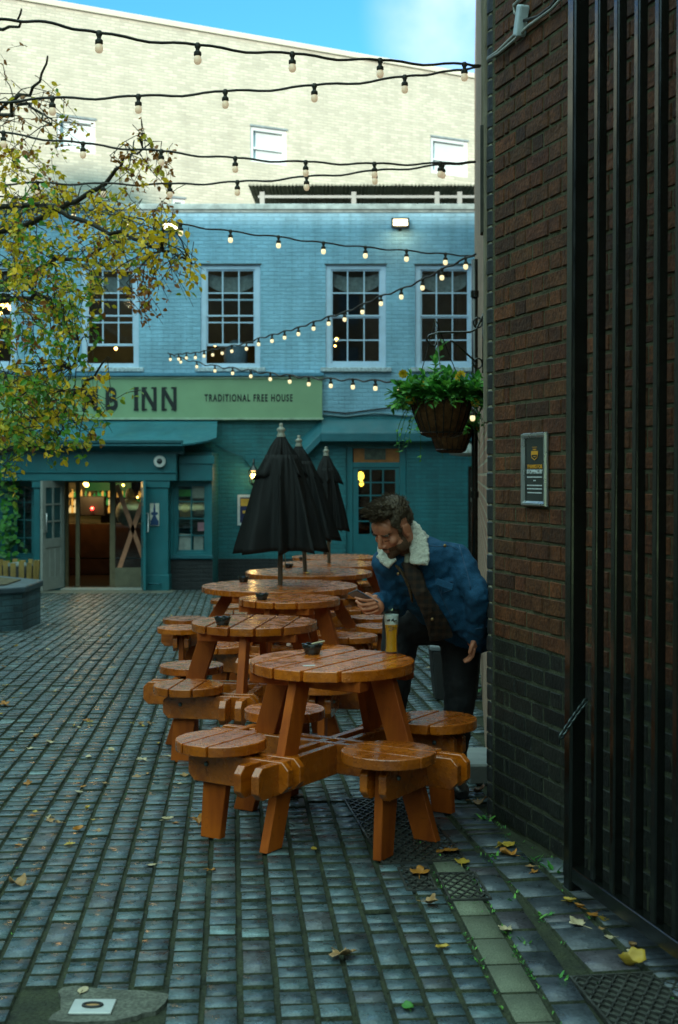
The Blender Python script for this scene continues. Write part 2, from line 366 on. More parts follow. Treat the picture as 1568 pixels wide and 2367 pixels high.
# behind the band, towards the pub, on the right
u=bo-.06-.010
while u<3.2:
    uc=u+.05; v=5.3+rnd.uniform(0,.1)
    while v<26:
        L=.1; p=PX*uc+PD*(v+L/2)
        if abs(p.x)<p.y*.29+.6 and p.y<24.9 and p.y>(5.35 if uc<bo+.07 else 6.2) and not in_grate(p) and not rightofwall(p):
            blk.append((p.x,p.y,PD.x,PD.y,.0485,L/2-.001,rnd.gauss(0,.0018),rnd.gauss(0,.02),rnd.gauss(0,.02),tintpick()))
        v+=L+.009
    u+=.117
pave('paving',blk,m_pave)
blk=[]
v=1.5
while v<5.4:
    L=.21+rnd.uniform(0,.05); p=PX*bo+PD*(v+L/2)
    if p.y<5.3: 
        t=rnd.uniform(.85,1.15); blk.append((p.x,p.y,PD.x,PD.y,.058,L/2-.003,rnd.gauss(0,.001),0,0,(t,t,t)))
    v+=L
pave('kerb_strip',blk,m_conc)
blk=[]
v=1.5
while v<5.15:
    L=rnd.choice((.1,.2,.2)); p=PX*(bo+.06+.068)+PD*(v+L/2)
    if not in_grate(p) and not rightofwall(p): blk.append((p.x,p.y,PD.x,PD.y,.056,L/2-.002,rnd.gauss(0,.0018),rnd.gauss(0,.012),rnd.gauss(0,.012),tintpick()))
    v+=L+.006
q0=PX*(bo+.075)+PD*4.2
u=0
while u<1.6:
    w=.165 if u>0.1 else .15
    v=-3.2+rnd.uniform(0,.1)
    while v<2.2:
        L=rnd.choice((.065,.065,.1,.2)); p=q0+QX*(u+w/2)+QD*(v+L/2)
        if p.y>1.2 and p.y<6.15 and (p.dot(PX)-bo)>(.19+w*.40 if p.y<5.15 else .03) and not in_grate(p) and not rightofwall(p):
            t=tintpick(); blk.append((p.x,p.y,QD.x,QD.y,w/2-.002,L/2-.0012,rnd.gauss(0,.0018),rnd.gauss(0,.014),rnd.gauss(0,.03),t))
        v+=L+.004
    u+=w+.02
pave('side_paving',blk,m_pave2)

# steel mesh covers in the paving
M_['grate']=nmat('worn_iron',(.05,.052,.046),.5,.5,metal=.4,var=.4,vs=20,rv=.2)
m_fill=nmat('grate_filling',(.05,.055,.045),.85,.2,var=.5,vs=30,bump=.5,bs=90)
names=['long iron mesh drain cover under the nearest round table','small iron mesh cover left of the concrete strip with a yellow leaf on its edge','small iron mesh cover right of the concrete strip beside the yellow green leaf','diamond mesh iron cover at the bottom right near the gate']
for (c,a,b,hx,hy),lab in zip(GRATES,names):
    t=thing('drain_cover',lab,'drain cover',(c.x,c.y,-.004))
    mb=MB(); fr=MB(); 
    R=Matrix((a,b,V((0,0,1)))).transposed()
    fr.box(c+V((0,0,-.008)),(hx*2,hy*2,.006),R); fr.build('filling',m_fill,t)
    step=.042; 
    for sgn in (1,-1):
        kk=-int((hx+hy)/step)-1
        while kk*step<hx+hy:
            # line x = kk*step + sgn*y*0.62
            o0=kk*step; pts=[]
            for yy in np.linspace(-hy,hy,41):
                xx=o0+sgn*yy*.62
                if abs(xx)<=hx: pts.append((xx,yy))
            if len(pts)>=2:
                pa=c+a*pts[0][0]+b*pts[0][1]; pb=c+a*pts[-1][0]+b*pts[-1][1]
                mb.bar(pa+V((0,0,-.001)),pb+V((0,0,-.001)),.006,.01)
            kk+=1
    mb.build('mesh_bars',M_['grate'],t)
    ed=MB()
    for s in(-1,1):
        ed.box(c+a*(s*hx),(.008,hy*2,.012),R); ed.box(c+b*(s*hy),(hx*2,.008,.011),R)
    ed.build('rim',M_['grate'],t)

# mortar patch with small fixing plate
t=thing('anchor_plate','small square metal plate with an oval ring set in a mortar patch','anchor plate',(ANCH.x,ANCH.y,0))
mb=MB(); poly=[]
for k in range(22):
    a=2*PI*k/22; r=.8+.14*math.sin(3*a+1)+rnd.uniform(-.06,.06); poly.append((ANCH.x+.03+.2*r*math.copysign(abs(math.cos(a))**.6,math.cos(a)),ANCH.y+.03+.15*r*math.copysign(abs(math.sin(a))**.6,math.sin(a))))
mb.prism(poly,-.012,.0015); mb.build('mortar_patch',nmat('mortar_patch',(.10,.105,.085),.9,.2,var=.3,vs=14,bump=.5,bs=60,fine=90),t)
mb=MB(); mb.span(ANCH.x-.062,ANCH.x+.062,ANCH.y-.055,ANCH.y+.045,.0015,.009); mb.build('plate',nmat('pale_steel',(.42,.44,.42),.5,.5,var=.15,metal=.3),t,bevel=.002)
mb=MB(); mb.tube([V((ANCH.x+.028*math.cos(a),ANCH.y-.005+.016*math.sin(a),.011)) for a in np.linspace(0,2*PI,20)],.0045,6); mb.build('ring',M_['dark'],t,smooth=True)
mb=MB(); mb.ell((ANCH.x,ANCH.y-.005,.0092),(.024,.012,.002)); mb.build('rust_spot',nmat('rust',(.35,.19,.07),.8),t)

# ================================================================== BRICK BUILDING on the right
bb=thing('brick_building','dark red brick building with blackened base on the right','building',(C0.x,C0.y,0))
m_brick=nmat('red_brick',(.078,.027,.009),.75,.3,var=.4,vs=14,bump=.6,bs=55,fine=70,attr='tint')
m_brickd=nmat('black_brick',(.010,.0115,.009),.6,.4,var=.4,vs=14,bump=.5,bs=55,attr='tint')
m_mort=nmat('mortar',(.075,.072,.040),.95,.2,var=.35,vs=18,bump=.6,bs=90)
m_mortd=nmat('dirty_mortar',(.045,.05,.03),.95,.2,var=.5,vs=18,bump=.6,bs=90)
def wallpt(s,z,d=0): return C0+WD*s+WN*d+V((0,0,z))
WH=7.6; WLEN=5.2
core=MB()
core.add([wallpt(-.02,-.1),wallpt(WLEN,-.1),wallpt(WLEN,WH),wallpt(-.02,WH)],[(0,1,2,3)],0)
core.add([wallpt(0.001,-.1),wallpt(0.001,.84),wallpt(WLEN,.84),wallpt(WLEN,-.1)],[(0,1,2,3)],1)
for i in range(4,8): core.v[i]=tuple(V(core.v[i])+WN*.0015)
# back and top so that it is a solid block
bk=[wallpt(-.02,-.1,-.6),wallpt(WLEN,-.1,-3),wallpt(WLEN,WH,-3),wallpt(-.02,WH,-.6)]
core.add([wallpt(-.02,WH),wallpt(WLEN,WH),bk[2],bk[3]],[(0,1,2,3)],0); core.add(bk,[(3,2,1,0)],0)
core.build('mortar_bed',[m_mort,m_mortd],bb)
def brickset(mat,lo,hi,name):
    vs=[];fs=[];cols=[]
    rr=random.Random(11)
    for k in range(lo,hi):
        z0=k*.075+.005; z1=z0+.065+rr.uniform(-.002,.002)
        s=.068; seq=[.1025,.046,.215] if k%2 else [.215]
        i=0; nxt=0
        s0=s
        while s0<WLEN:
            if i<len(seq): L=seq[i]; last=L
            else:
                L=.1025 if last>.2 else .215; last=L
            i+=1
            L2=L+rr.uniform(-.003,.003)
            a=s0; b=s0+L2; pr=.006+rr.uniform(-.0025,.003); e=.0045
            t=rr.uniform(.82,1.15); 
            hb=rr.random()
            c=(t*rr.uniform(.93,1.1),t*rr.uniform(.9,1.08),t*rr.uniform(.9,1.05))
            if hb<.10: c=(t*.62,t*.66,t*.72)
            if hb>.93: c=(t*1.35,t*1.25,t*1.1)
            o=len(vs)
            zz=[z0+rr.uniform(-.002,.002),z0+rr.uniform(-.002,.002),z1+rr.uniform(-.002,.002),z1+rr.uniform(-.002,.002)]
            vs+=[wallpt(a,zz[0],-.004),wallpt(b,zz[1],-.004),wallpt(b,zz[2],-.004),wallpt(a,zz[3],-.004)]
            vs+=[wallpt(a+e,zz[0]+e,pr+rr.uniform(-.001,.001)),wallpt(b-e,zz[1]+e,pr+rr.uniform(-.001,.001)),wallpt(b-e,zz[2]-e,pr+rr.uniform(-.001,.001)),wallpt(a+e,zz[3]-e,pr+rr.uniform(-.001,.001))]
            fs+=[(o+4,o+5,o+6,o+7),(o,o+1,o+5,o+4),(o+1,o+2,o+6,o+5),(o+2,o+3,o+7,o+6),(o+3,o,o+4,o+7)]
            cols+=[(*c,1)]*8
            s0=b+.01
    me=bpy.data.meshes.new(name); me.from_pydata([tuple(p) for p in vs],[],fs)
    at=me.color_attributes.new('tint','FLOAT_COLOR','POINT'); at.data.foreach_set('color',np.array(cols).reshape(-1))
    me.materials.append(mat); me.update()
    o=bpy.data.objects.new(name,me); COL.objects.link(o); adopt(o,bb); return o
brickset(m_brick,11,100,'brick_courses')
brickset(m_brickd,0,11,'blackened_courses')
# rounded black corner bricks, one per course
m_bull=nmat('black_bullnose_brick',(.022,.024,.024),.5,.5,var=.4,vs=20,bump=.3,bs=60)
cb=MB()
rr=random.Random(5)
for k in range(0,62):
    z0=k*.075+.004; c=C0+WN*(-.045)+WD*.005; r=.056+rr.uniform(-.002,.002)
    cb.lathe([(r-.004,z0),(r,z0+.004),(r,z0+.063),(r-.004,z0+.067)],14,(c.x,c.y,0))
cb.build('corner_bricks',m_bull,bb,smooth=True,auto=35)
cm=MB(); cm.lathe([(.05,-.05),(.05,4.7)],12,(C0+WN*(-.045)+WD*.005)); cm.build('corner_mortar',nmat('corner_mortar',(.3,.28,.2),.9,var=.4,vs=20),bb)
# far return wall running back to the pub
m_ret=brickmat('pale_brick_return',(.30,.16,.10),(.33,.28,.19),.85,var=.35,bump=.5,ax='yz')
rw=MB(); a=C0+RD*.02; b=C0+RD*19.2; nx_=V((RD.y,-RD.x,0))
rw.add([a+V((0,0,-.8)),b+V((0,0,-.8)),b+V((0,0,9.2)),a+V((0,0,7.6)), a+nx_*.8+V((0,0,-.8)),b+nx_*.8+V((0,0,-.8)),b+nx_*.8+V((0,0,9.2)),a+nx_*.8+V((0,0,7.6))],[(3,2,1,0),(4,5,6,7),(3,7,6,2),(1,5,4,0),(1,2,6,5),(0,4,7,3)])
rw.build('return_wall',m_ret,bb)
# weathered timber boards at the head of the corner
m_tim=nmat('weathered_timber',(.13,.105,.07),.8,.3,var=.45,vs=5,bump=.5,bs=40,stretch=(6,6,1),col2=(.24,.21,.15))
tb=MB(); c=C0+WN*(-.02)+RD*.05
tb.box(c+V((-.004,0,4.4)),(.085,.075,5.2),Matrix.Rotation(-.1,3,'Z'))
tb.box(c+RD*.75+V((-.02,0,5.2)),(.06,.12,4.0),Matrix.Rotation(-.1,3,'Z'))
tb.box(c+RD*1.5+V((-.02,0,6.2)),(.05,.14,3.9),Matrix.Rotation(-.1,3,'Z'))
tb.build('timber_post',m_tim,bb,bevel=.006)
tb=MB()
tb.box(c+RD*.02+V((-.052,-.01,2.93)),(.02,.075,.5),Matrix.Rotation(-.1,3,'Z'))
tb.build('black_board',nmat('old_black_board',(.03,.028,.02),.7,.3,var=.5,vs=9,bump=.3),bb,bevel=.004)
# black drainpipe
dp=thing('drainpipe','black drainpipe running down the corner of the brick wall','pipe',(C0.x+.55,C0.y+6,ground(12)))
mb=MB(); q=C0+RD*6.05+V((-.045,0,0))
mb.tube([q+V((0,0,-.2)),q+V((0,0,2.2)),q+V((-.0,0,3.55))],.03,12); mb.build('pipe',M_['black'],dp,smooth=True)
for z in (.5,1.35,2.3,3.2):
    mb=MB(); mb.lathe([(.038,z),(.038,z+.06)],12,(q.x,q.y,0)); mb.build('collar',M_['black'],dp,smooth=True,auto=40)
# framed notice on the brick wall
def wallhit(xd,yd,off=.012):
    "point of the near brick wall seen at this place of the photo"
    d=W(xd,yd,1.0)-V((0,0,CH)); o=V((0,0,CH)); p0=C0+WN*off
    t=(p0-o).dot(WN)/d.dot(WN); return o+d*t
na=wallhit(1211,1003); nb=wallhit(1268,998); nc=wallhit(1268,1174); nd=wallhit(1211,1168)
ctr=(na+nb+nc+nd)/4; nw=((nb-na).dot(WD)+(nc-nd).dot(WD))/2; nh=((na.z-nd.z)+(nb.z-nc.z))/2
fr=thing('wall_notice','silver framed dark notice with orange and white lettering on the brick wall','notice',ctr)
RW=Matrix((WD,V((0,0,1)),WN)).transposed()      # local x along the wall, y up, z out
MW=Matrix.Translation(ctr)@RW.to_4x4()
m_al=nmat('brushed_aluminium',(.5,.53,.53),.3,.5,metal=.85,var=.06,rv=.06)
bw=.022
mb=MB()
for (x0,y0,x1,y1) in ((-nw/2,nh/2,nw/2,nh/2),(nw/2,nh/2,nw/2,-nh/2),(nw/2,-nh/2,-nw/2,-nh/2),(-nw/2,-nh/2,-nw/2,nh/2)):
    sx=1 if x1>x0 else -1 if x1<x0 else 0; sy=1 if y1>y0 else -1 if y1<y0 else 0
    inx,iny=(sy,-sx)
    prof=[(0,0),(0,.008),(.005,.016),(.013,.016),(bw,.006),(bw,0)]
    vs=[]
    for (px,py,e) in ((x0,y0,1),(x1,y1,-1)):
        for t,h in prof: vs.append(MW@V((px+inx*t+sx*e*t,py+iny*t+sy*e*t,h)))
    n=len(prof); mb.add(vs,[(i,(i+1)%n,n+(i+1)%n,n+i) for i in range(n)])
mb.build('frame',m_al,fr)
mb=MB(); mb.add([MW@V((x*(nw/2-.018),y*(nh/2-.018),.004)) for x,y in((-1,-1),(1,-1),(1,1),(-1,1))],[(0,1,2,3)])
mb.build('panel',nmat('notice_panel',(.016,.022,.022),.12,.5,var=.3,vs=8),fr)
m_or=nmat('orange_print',(.62,.28,.02),.5,var=.05); m_wh=nmat('white_print',(.62,.66,.66),.5,var=.05)
U_=nh
def wtxt(nm,s,ht,wd,y,m,b=0):
    o=textobj(nm,s,ht/.7,MW@Matrix.Translation((0,y-ht/2,.0055)),m,fr,1,.0006,b)
    MI=MW.inverted(); xs=[(MI@v.co).x for v in o.data.vertices]; k=wd/(max(xs)-min(xs))
    for v in o.data.vertices:
        q=MI@v.co; q.x*=k; v.co=MW@q
    return o
wtxt('orange_line','THANKS FOR',.052*U_,.62*nw,.041*U_,m_or,.0006); wtxt('white_line','STOPPING BY',.052*U_,.64*nw,-.028*U_,m_wh,.0006)
mb=MB()
for yy,wd in ((-.103,.60),(-.15,.09),(-.216,.60),(-.262,.60),(-.316,.56)):
    x=-wd*nw/2
    while x<wd*nw/2:
        L=rnd.uniform(.006,.014); mb.add([MW@V((a_,yy*U_+b_,.0058)) for a_,b_ in((x,-.0026),(min(x+L,wd*nw/2),-.0026),(min(x+L,wd*nw/2),.0026),(x,.0026))],[(0,1,2,3)]); x+=L+.0035
mb.build('small_print',m_wh,fr)
mb=MB()
for x0,x1,y0,y1 in ((-.1,.1,.3,.306),(-.07,.07,.265,.28),(-.14,.14,.20,.252)):
    mb.add([MW@V((a_*nw,b_*U_,.0058)) for a_,b_ in((x0,y0),(x1,y0),(x1,y1),(x0,y1))],[(0,1,2,3)])
for pa,pb in (((-.13,.2),(-.11,.165)),((-.11,.165),(0,.13)),((0,.13),(.11,.165)),((.11,.165),(.13,.2)),((-.04,.175),(.04,.175))):
    mb.bar(MW@V((pa[0]*nw,pa[1]*U_,.0062)),MW@V((pb[0]*nw,pb[1]*U_,.0062)),.003,.0008,WN)
mb.build('emblem',m_or,fr)
# junction box and loose cables high on the wall
jb=thing('junction_box','pale junction box with twisted cables high on the brick wall','junction box',wallhit(1205,50))
p=wallhit(1205,48,.03); mb=MB(); mb.box(p,(.05,.045,.13),Matrix((WD,WN,V((0,0,1)))).transposed()@Matrix.Rotation(.35,3,'Y')); mb.build('box',nmat('pale_plastic',(.4,.46,.48),.5,var=.2),jb,bevel=.008,seg=2)
for pts in ([(1128,135),(1150,120),(1185,85),(1205,62)],[(1128,138),(1155,122),(1190,92),(1222,60),(1250,40),(1275,22),(1302,-8)],[(1212,48),(1245,38),(1275,15),(1290,-8)],[(1205,40),(1190,30),(1188,12),(1212,-10)]):
    mb=MB(); mb.tube([wallhit(x,y,.028) for x,y in pts],.007,6); mb.build('cable',nmat('grey_cable',(.3,.3,.27),.6,var=.3) if pts[0][0]<1210 else M_['cable'],jb,smooth=True)

# ================================================================== IRON GATE in front of the wall
G0=V((.846,4.84,0)); GD=V((.237,-.9715,0)).normalized(); GN=V((-GD.y,GD.x,0))*-1
gt=thing('iron_gate','tall black iron bar gate folded back against the brick wall','gate',(G0.x,G0.y,0))
RG=Matrix((GD,V((GD.y,-GD.x,0)),V((0,0,1)))).transposed()
def gp(t,z,d=0): return G0+GD*t+V((0,0,z))
def leanbox(mb,t,w,z0,z1):
    top=gp(t+.02,z1)+V((.012,0,0)); bot=gp(t,z0)
    R=RG
    a=[R@V((x*w/2,y*w/2,0)) for x,y in((-1,-1),(1,-1),(1,1),(-1,1))]
    mb.add([bot+q for q in a]+[top+q for q in a],[(3,2,1,0),(4,5,6,7),(0,1,5,4),(1,2,6,5),(2,3,7,6),(3,0,4,7)])
mb=MB(); leanbox(mb,.07,.062,.04,4.0); mb.build('gate_post',M_['black'],gt,bevel=.009,seg=2)
for t in (.262,.415,.568,.712,.852,1.0,1.15,1.3):
    mb=MB(); leanbox(mb,t,.036,.13,4.0); mb.build('bar',M_['black'],gt,bevel=.006,seg=2)
mb=MB(); mb.box(gp(.9,.105),(1.75,.05,.055),RG); mb.build('bottom_rail',M_['black'],gt,bevel=.003)
mb=MB(); mb.box(gp(.9,4.02),(1.75,.05,.06),RG); mb.build('top_rail',M_['black'],gt,bevel=.003)
# chain
ch=thing('chain','short loose steel chain hanging on the black gate post','chain',gp(.03,.9))
P0=W(1352,1625,4.74); P1=W(1325,1660,4.70); P2=W(1300,1700,4.68); mb=MB(); nl=11
for i in range(nl):
    t=i/(nl-1); c=(P0*(1-t)**2+P1*2*t*(1-t)+P2*t*t); d=(P2-P0).normalized(); 
    x=d; y=V((0,0,1)).cross(d).normalized() if i%2 else d.cross(V((0,0,1)).cross(d)).normalized()
    mb.tube([c+x*.017*math.cos(a)+y*.009*math.sin(a) for a in np.linspace(0,2*PI,11)],.0035,6)
mb.build('link',nmat('old_chain',(.05,.065,.065),.35,.5,metal=.8,var=.4,vs=30),ch,smooth=True)
# ================================================================== PUB
YW=25.0; YB=23.7; YP=23.0
pub=thing('pub_building','two storey pub painted pale blue above and teal below','pub',(W(500,1340,YW).x,YW,ground(YW)))
m_up=brickmat('pale_blue_painted_brick',(.235,.46,.60),(.205,.41,.545),.75,var=.1,bump=.9,ms=.012,nb=.18)
m_teal=brickmat('teal_painted_brick',(.013,.155,.182),(.011,.133,.158),.55,var=.14,bump=.9,ms=.012,nb=.22)
m_plinth=brickmat('black_painted_plinth',(.014,.018,.02),(.012,.015,.017),.6,var=.15,bump=.9,ms=.012)
m_tealw=nmat('teal_gloss_paint',(.014,.142,.168),.42,.5,var=.14,vs=3,rv=.1,bump=.04,bs=30)
m_teald=nmat('dark_teal_paint',(.010,.088,.108),.45,.5,var=.14,vs=3,rv=.1)
m_white=nmat('white_frame_paint',(.45,.60,.75),.5,.5,var=.08,vs=5,bump=.03,bs=40)
m_lead=nmat('teal_lead_roof',(.012,.11,.14),.5,.5,var=.2,vs=2,rv=.15)
m_cop=nmat('parapet_stone',(.22,.29,.30),.8,.3,var=.35,vs=6,bump=.4,bs=30)
m_sill=nmat('flaking_sill',(.38,.46,.5),.8,.3,var=.5,vs=22,bump=.4,bs=60)
m_pane=glassmat('window_pane',(.8,.85,.85),.03,1.5,.085)
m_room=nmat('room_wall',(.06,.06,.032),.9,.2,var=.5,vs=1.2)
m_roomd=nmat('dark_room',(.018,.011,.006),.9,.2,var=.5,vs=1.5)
m_grey=nmat('grey_door_paint',(.25,.27,.25),.5,.5,var=.12,vs=6)
m_bulb_in=emat('indoor_lamp',(1,.52,.12),6)
def rx(x0,x1,y0,y1,Y):
    a=W(x0,y0,Y); b=W(x1,y1,Y); return a.x,b.x,b.z,a.z     # x0,x1,z0,z1
def wall_holes(name,X0,X1,Z0,Z1,y,thick,holes,mat,parent):
    "vertical wall facing -Y, real openings with reveals"
    mb=MB(); xs=sorted({X0,X1,*[h[0] for h in holes],*[h[1] for h in holes]}); zs=sorted({Z0,Z1,*[h[2] for h in holes],*[h[3] for h in holes]})
    xs=[x for x in xs if X0<=x<=X1]; zs=[z for z in zs if Z0<=z<=Z1]
    for i in range(len(xs)-1):
        for j in range(len(zs)-1):
            cx=(xs[i]+xs[i+1])/2; cz=(zs[j]+zs[j+1])/2
            if any(h[0]<cx<h[1] and h[2]<cz<h[3] for h in holes): continue
            for yy,fl in ((y,False),(y+thick,True)):
                q=[(xs[i],yy,zs[j]),(xs[i+1],yy,zs[j]),(xs[i+1],yy,zs[j+1]),(xs[i],yy,zs[j+1])]
                mb.add(q,[(3,2,1,0) if fl else (0,1,2,3)])
    for h in list(holes)+[(X0,X1,Z0,Z1)]:
        x0,x1,z0,z1=max(h[0],X0),min(h[1],X1),max(h[2],Z0),min(h[3],Z1)
        c=[(x0,z0),(x1,z0),(x1,z1),(x0,z1)]
        for k in range(4):
            (a,b),(d,e)=c[k],c[(k+1)%4]; mb.add([(a,y,b),(d,y,e),(d,y+thick,e),(a,y+thick,b)],[(0,1,2,3)])
    me=mb.mesh(name); me.materials.append(mat); o=bpy.data.objects.new(name,me); COL.objects.link(o); adopt(o,parent); return o
def sash(x0,x1,z0,z1,y,cols,rows,mat,parent,fw=.075,gb=.024,name='window',mid=True,sill=True,open_=0,lower=None,pane=True):
    "timber sash window, pane and sill"
    f=MB(); d=.09
    f.span(x0,x0+fw,y,y+d,z0,z1); f.span(x1-fw,x1,y,y+d,z0,z1); f.span(x0+fw,x1-fw,y,y+d,z1-fw*.8,z1); f.span(x0+fw,x1-fw,y,y+d,z0,z0+fw*.8)
    gx0,gx1,gz0,gz1=x0+fw,x1-fw,z0+fw*.8,z1-fw*.8; zm=(gz0+gz1)/2
    halves=[(gz0+open_,zm+open_,.055),(zm,gz1,.03)] if mid else [(gz0,gz1,.04)]
    for hi,(a,b,dy) in enumerate(halves):
        e=.03; yy=y+dy
        f.span(gx0,gx1,yy,yy+.028,b-e,b+.003*hi); f.span(gx0,gx1,yy,yy+.028,a,a+e*(1.5 if hi==0 else 1)); f.span(gx0,gx0+e,yy,yy+.027,a+e,b-e); f.span(gx1-e,gx1,yy,yy+.027,a+e,b-e)
        r=rows//2 if mid else rows
        for k in range(1,cols): x=gx0+(gx1-gx0)*k/cols; f.span(x-gb/2,x+gb/2,yy+.002,yy+.026,a+e,b-e)
        for k in range(1,r): z=a+(b-a)*k/r; f.span(gx0+e,gx1-e,yy+.003,yy+.025,z-gb/2,z+gb/2)
    w=f.build(name,mat,parent)
    if pane:
        p=MB()
        for a,b,dy in halves: p.add([(gx0,y+dy+.014,a),(gx1,y+dy+.014,a),(gx1,y+dy+.014,b),(gx0,y+dy+.014,b)],[(0,1,2,3)])
        p.build('pane',m_pane,w)
    return w
# upper wall
wins=[(-97,38,612,850),(187,321,612,850),(464,602,612,850),(753,893,612,850),(960,1097,612,850)]
WH_=[rx(a,b,c,d,YW) for a,b,c,d in wins]
X0=W(-420,0,YW).x; X1=W(1130,0,YW).x; ZT=W(0,486,YW).z; ZS=W(0,960,YW).z
wall_holes('upper_wall',X0,X1,ZS,ZT,YW,.28,WH_,m_up,pub)
for i,(x0,x1,z0,z1) in enumerate(WH_):
    w=sash(x0+.004,x1-.004,z0+.004,z1-.004,YW+.035,3,4,m_white,pub,fw=.1,open_=.34 if i in(1,2) else 0)
    s=MB(); s.span(x0-.1,x1+.1,YW-.09,YW+.03,z0-.085,z0-.002); s.build('sill',m_sill,w,bevel=.01)
    s=MB(); s.span(x0-.02,x1+.02,YW-.012,YW+.02,z1-.002,z1+.02); s.build('lintel_drip',nmat('dark_drip_lead',(.05,.07,.07),.7),w)  # thin dark strip along the window head
    c=MB(); vs=[];fs=[]; n=18
    for k in range(n+1):
        t=k/n; x=x0+.14+(x1-x0-.28)*t; sag=.18*(1-(2*t-1)**2)
        for j in range(4): vs.append((x,YW+.2+.02*math.sin(k*1.9+j),z1-.14-.05*j-sag*(.55+.18*j)*.75-.03*j))
    fs=[(k*4+j,k*4+j+1,(k+1)*4+j+1,(k+1)*4+j) for k in range(n) for j in range(3)]
    c.add(vs,fs); c.build('curtain',nmat('grey_net_curtain',(.2,.23,.23),.9,var=.3,vs=14),w,smooth=True)
# rooms behind the upper windows
def openroom(x0,x1,y0,y1,z0,z1):
    r=MB(); r.add([(x0,y0,z0),(x1,y0,z0),(x1,y0,z1),(x0,y0,z1),(x0,y1,z0),(x1,y1,z0),(x1,y1,z1),(x0,y1,z1)],[(4,5,6,7),(0,1,5,4),(3,7,6,2),(0,4,7,3),(1,2,6,5)]); return r
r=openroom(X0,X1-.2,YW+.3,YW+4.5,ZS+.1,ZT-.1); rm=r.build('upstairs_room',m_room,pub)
lb=MB()
for xd,yd,q in ((5,708,.045),(15,705,.04),(24,712,.05),(2,725,.03),(268,806,.03),(778,785,.035),(775,800,.02),(470,800,.03),(497,798,.03),(560,800,.035)):
    lb.ell(W(xd,yd,YW+1.3),(q,q,q),nu=10,nv=7)
lb.build('indoor_lamp',m_bulb_in,pub,smooth=True)
pp=MB(); c=W(545,812,YW+.9); pp.ell(c+V((0,0,-.12)),(.24,.16,.35)); pp.build('seated_figure_shirt',nmat('grey_blue_shirt',(.13,.2,.26),.8,var=.2,vs=30),pub,smooth=True)
# parapet
p=MB(); p.span(X0,X1,YW-.08,YW+.36,ZT+.0,ZT+.11); p.span(X0,X1,YW-.03,YW,ZT-.05,ZT); p.build('parapet_coping',m_cop,pub,bevel=.01)
# lower wall
door=rx(800,940,1030,1346,YW); entr=rx(120,360,1112,1350,YW)
zG=ground(YW)-.3; zP=W(0,1292,YW).z
wall_holes('lower_wall',W(-420,0,YW).x,X1,zP,ZS,YW+.001,.3,[(door[0],door[1],zP-1,door[3]),(entr[0],entr[1],zP-1,entr[3])],m_teal,pub)
wall_holes('plinth',W(-420,0,YW).x,X1,zG,zP,YW-.03,.33,[(door[0],door[1],zG-1,zP+1),(entr[0],entr[1],zG-1,zP+1)],m_plinth,pub)
# ground floor room: bar
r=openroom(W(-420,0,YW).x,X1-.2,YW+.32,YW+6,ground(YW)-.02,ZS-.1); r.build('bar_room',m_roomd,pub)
bar=MB(); bx=rx(150,340,1200,1350,YW+3.2); bar.span(bx[0]-.2,bx[1]+.6,YW+3.0,YW+3.5,ground(YW),bx[3]-.1); bar.build('bar_counter',nmat('bar_wood',(.05,.022,.008),.4,var=.4,vs=4),pub)
bt=MB(); rb=random.Random(4)
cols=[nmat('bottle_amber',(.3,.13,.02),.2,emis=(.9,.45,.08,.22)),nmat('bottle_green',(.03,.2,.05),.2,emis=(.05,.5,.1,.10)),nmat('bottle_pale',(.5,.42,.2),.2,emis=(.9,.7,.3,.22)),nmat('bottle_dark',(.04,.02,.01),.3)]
for row,zr in enumerate((1150,1168,1186)):
    for k in range(40):
        c=W(158+k*5+rb.uniform(-1,1),zr,YW+5.2); h=rb.uniform(.1,.2); bt.lathe([(.03,0),(.03,h*.6),(.012,h*.75),(.012,h)],7,(c.x,c.y,c.z),mi=rb.choice((0,0,1,2,3,3)))
bt.build('bottle_shelf',cols,pub)
lb=MB(); 
for xd,yd,q in ((200,1121,.05),(197,1118,.04),(285,1122,.025),(318,1150,.02),(48,1128,.03)): lb.ell(W(xd,yd,YW+2.2),(q,q,q),nu=10,nv=7)
lb.build('bar_lamp',emat('bar_lamp',(1,.6,.1),5),pub,smooth=True)
L=bpy.data.lights.new('bar_light','POINT'); L.energy=11; L.specular_factor=.15; L.color=(1,.6,.22); L.shadow_soft_size=.1; lo=bpy.data.objects.new('bar_light',L); COL.objects.link(lo); lo.location=W(205,1128,YW+2.6)
L=bpy.data.lights.new('upstairs_light','POINT'); L.energy=16; L.specular_factor=.2; L.color=(1,.78,.45); L.shadow_soft_size=.1; lo=bpy.data.objects.new('upstairs_light',L); COL.objects.link(lo); lo.location=W(300,700,YW+2.4)
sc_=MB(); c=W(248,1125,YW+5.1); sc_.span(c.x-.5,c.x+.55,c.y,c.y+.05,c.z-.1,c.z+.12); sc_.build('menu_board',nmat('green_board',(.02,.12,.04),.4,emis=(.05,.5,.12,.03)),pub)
sc_=MB(); c=W(213,1176,YW+2.9); sc_.ell(c,(.032,.03,.032),nu=10,nv=8); sc_.build('red_lamp',emat('red_lamp',(1,.02,.02),6),pub)
sc_=MB(); sc_.box(W(212,1170,YW+3.1),(.6,.2,.42)); sc_.build('till',M_['dark'],pub,bevel=.02)
pp=MB(); c=W(300,1185,YW+2.4); pp.ell(c,(.3,.18,.3)); pp.ell(c+V((0,0,.38)),(.1,.11,.13)); pp.build('bartender_figure',nmat('pale_shirt',(.16,.18,.17),.8,var=.3,vs=9),pub,smooth=True)
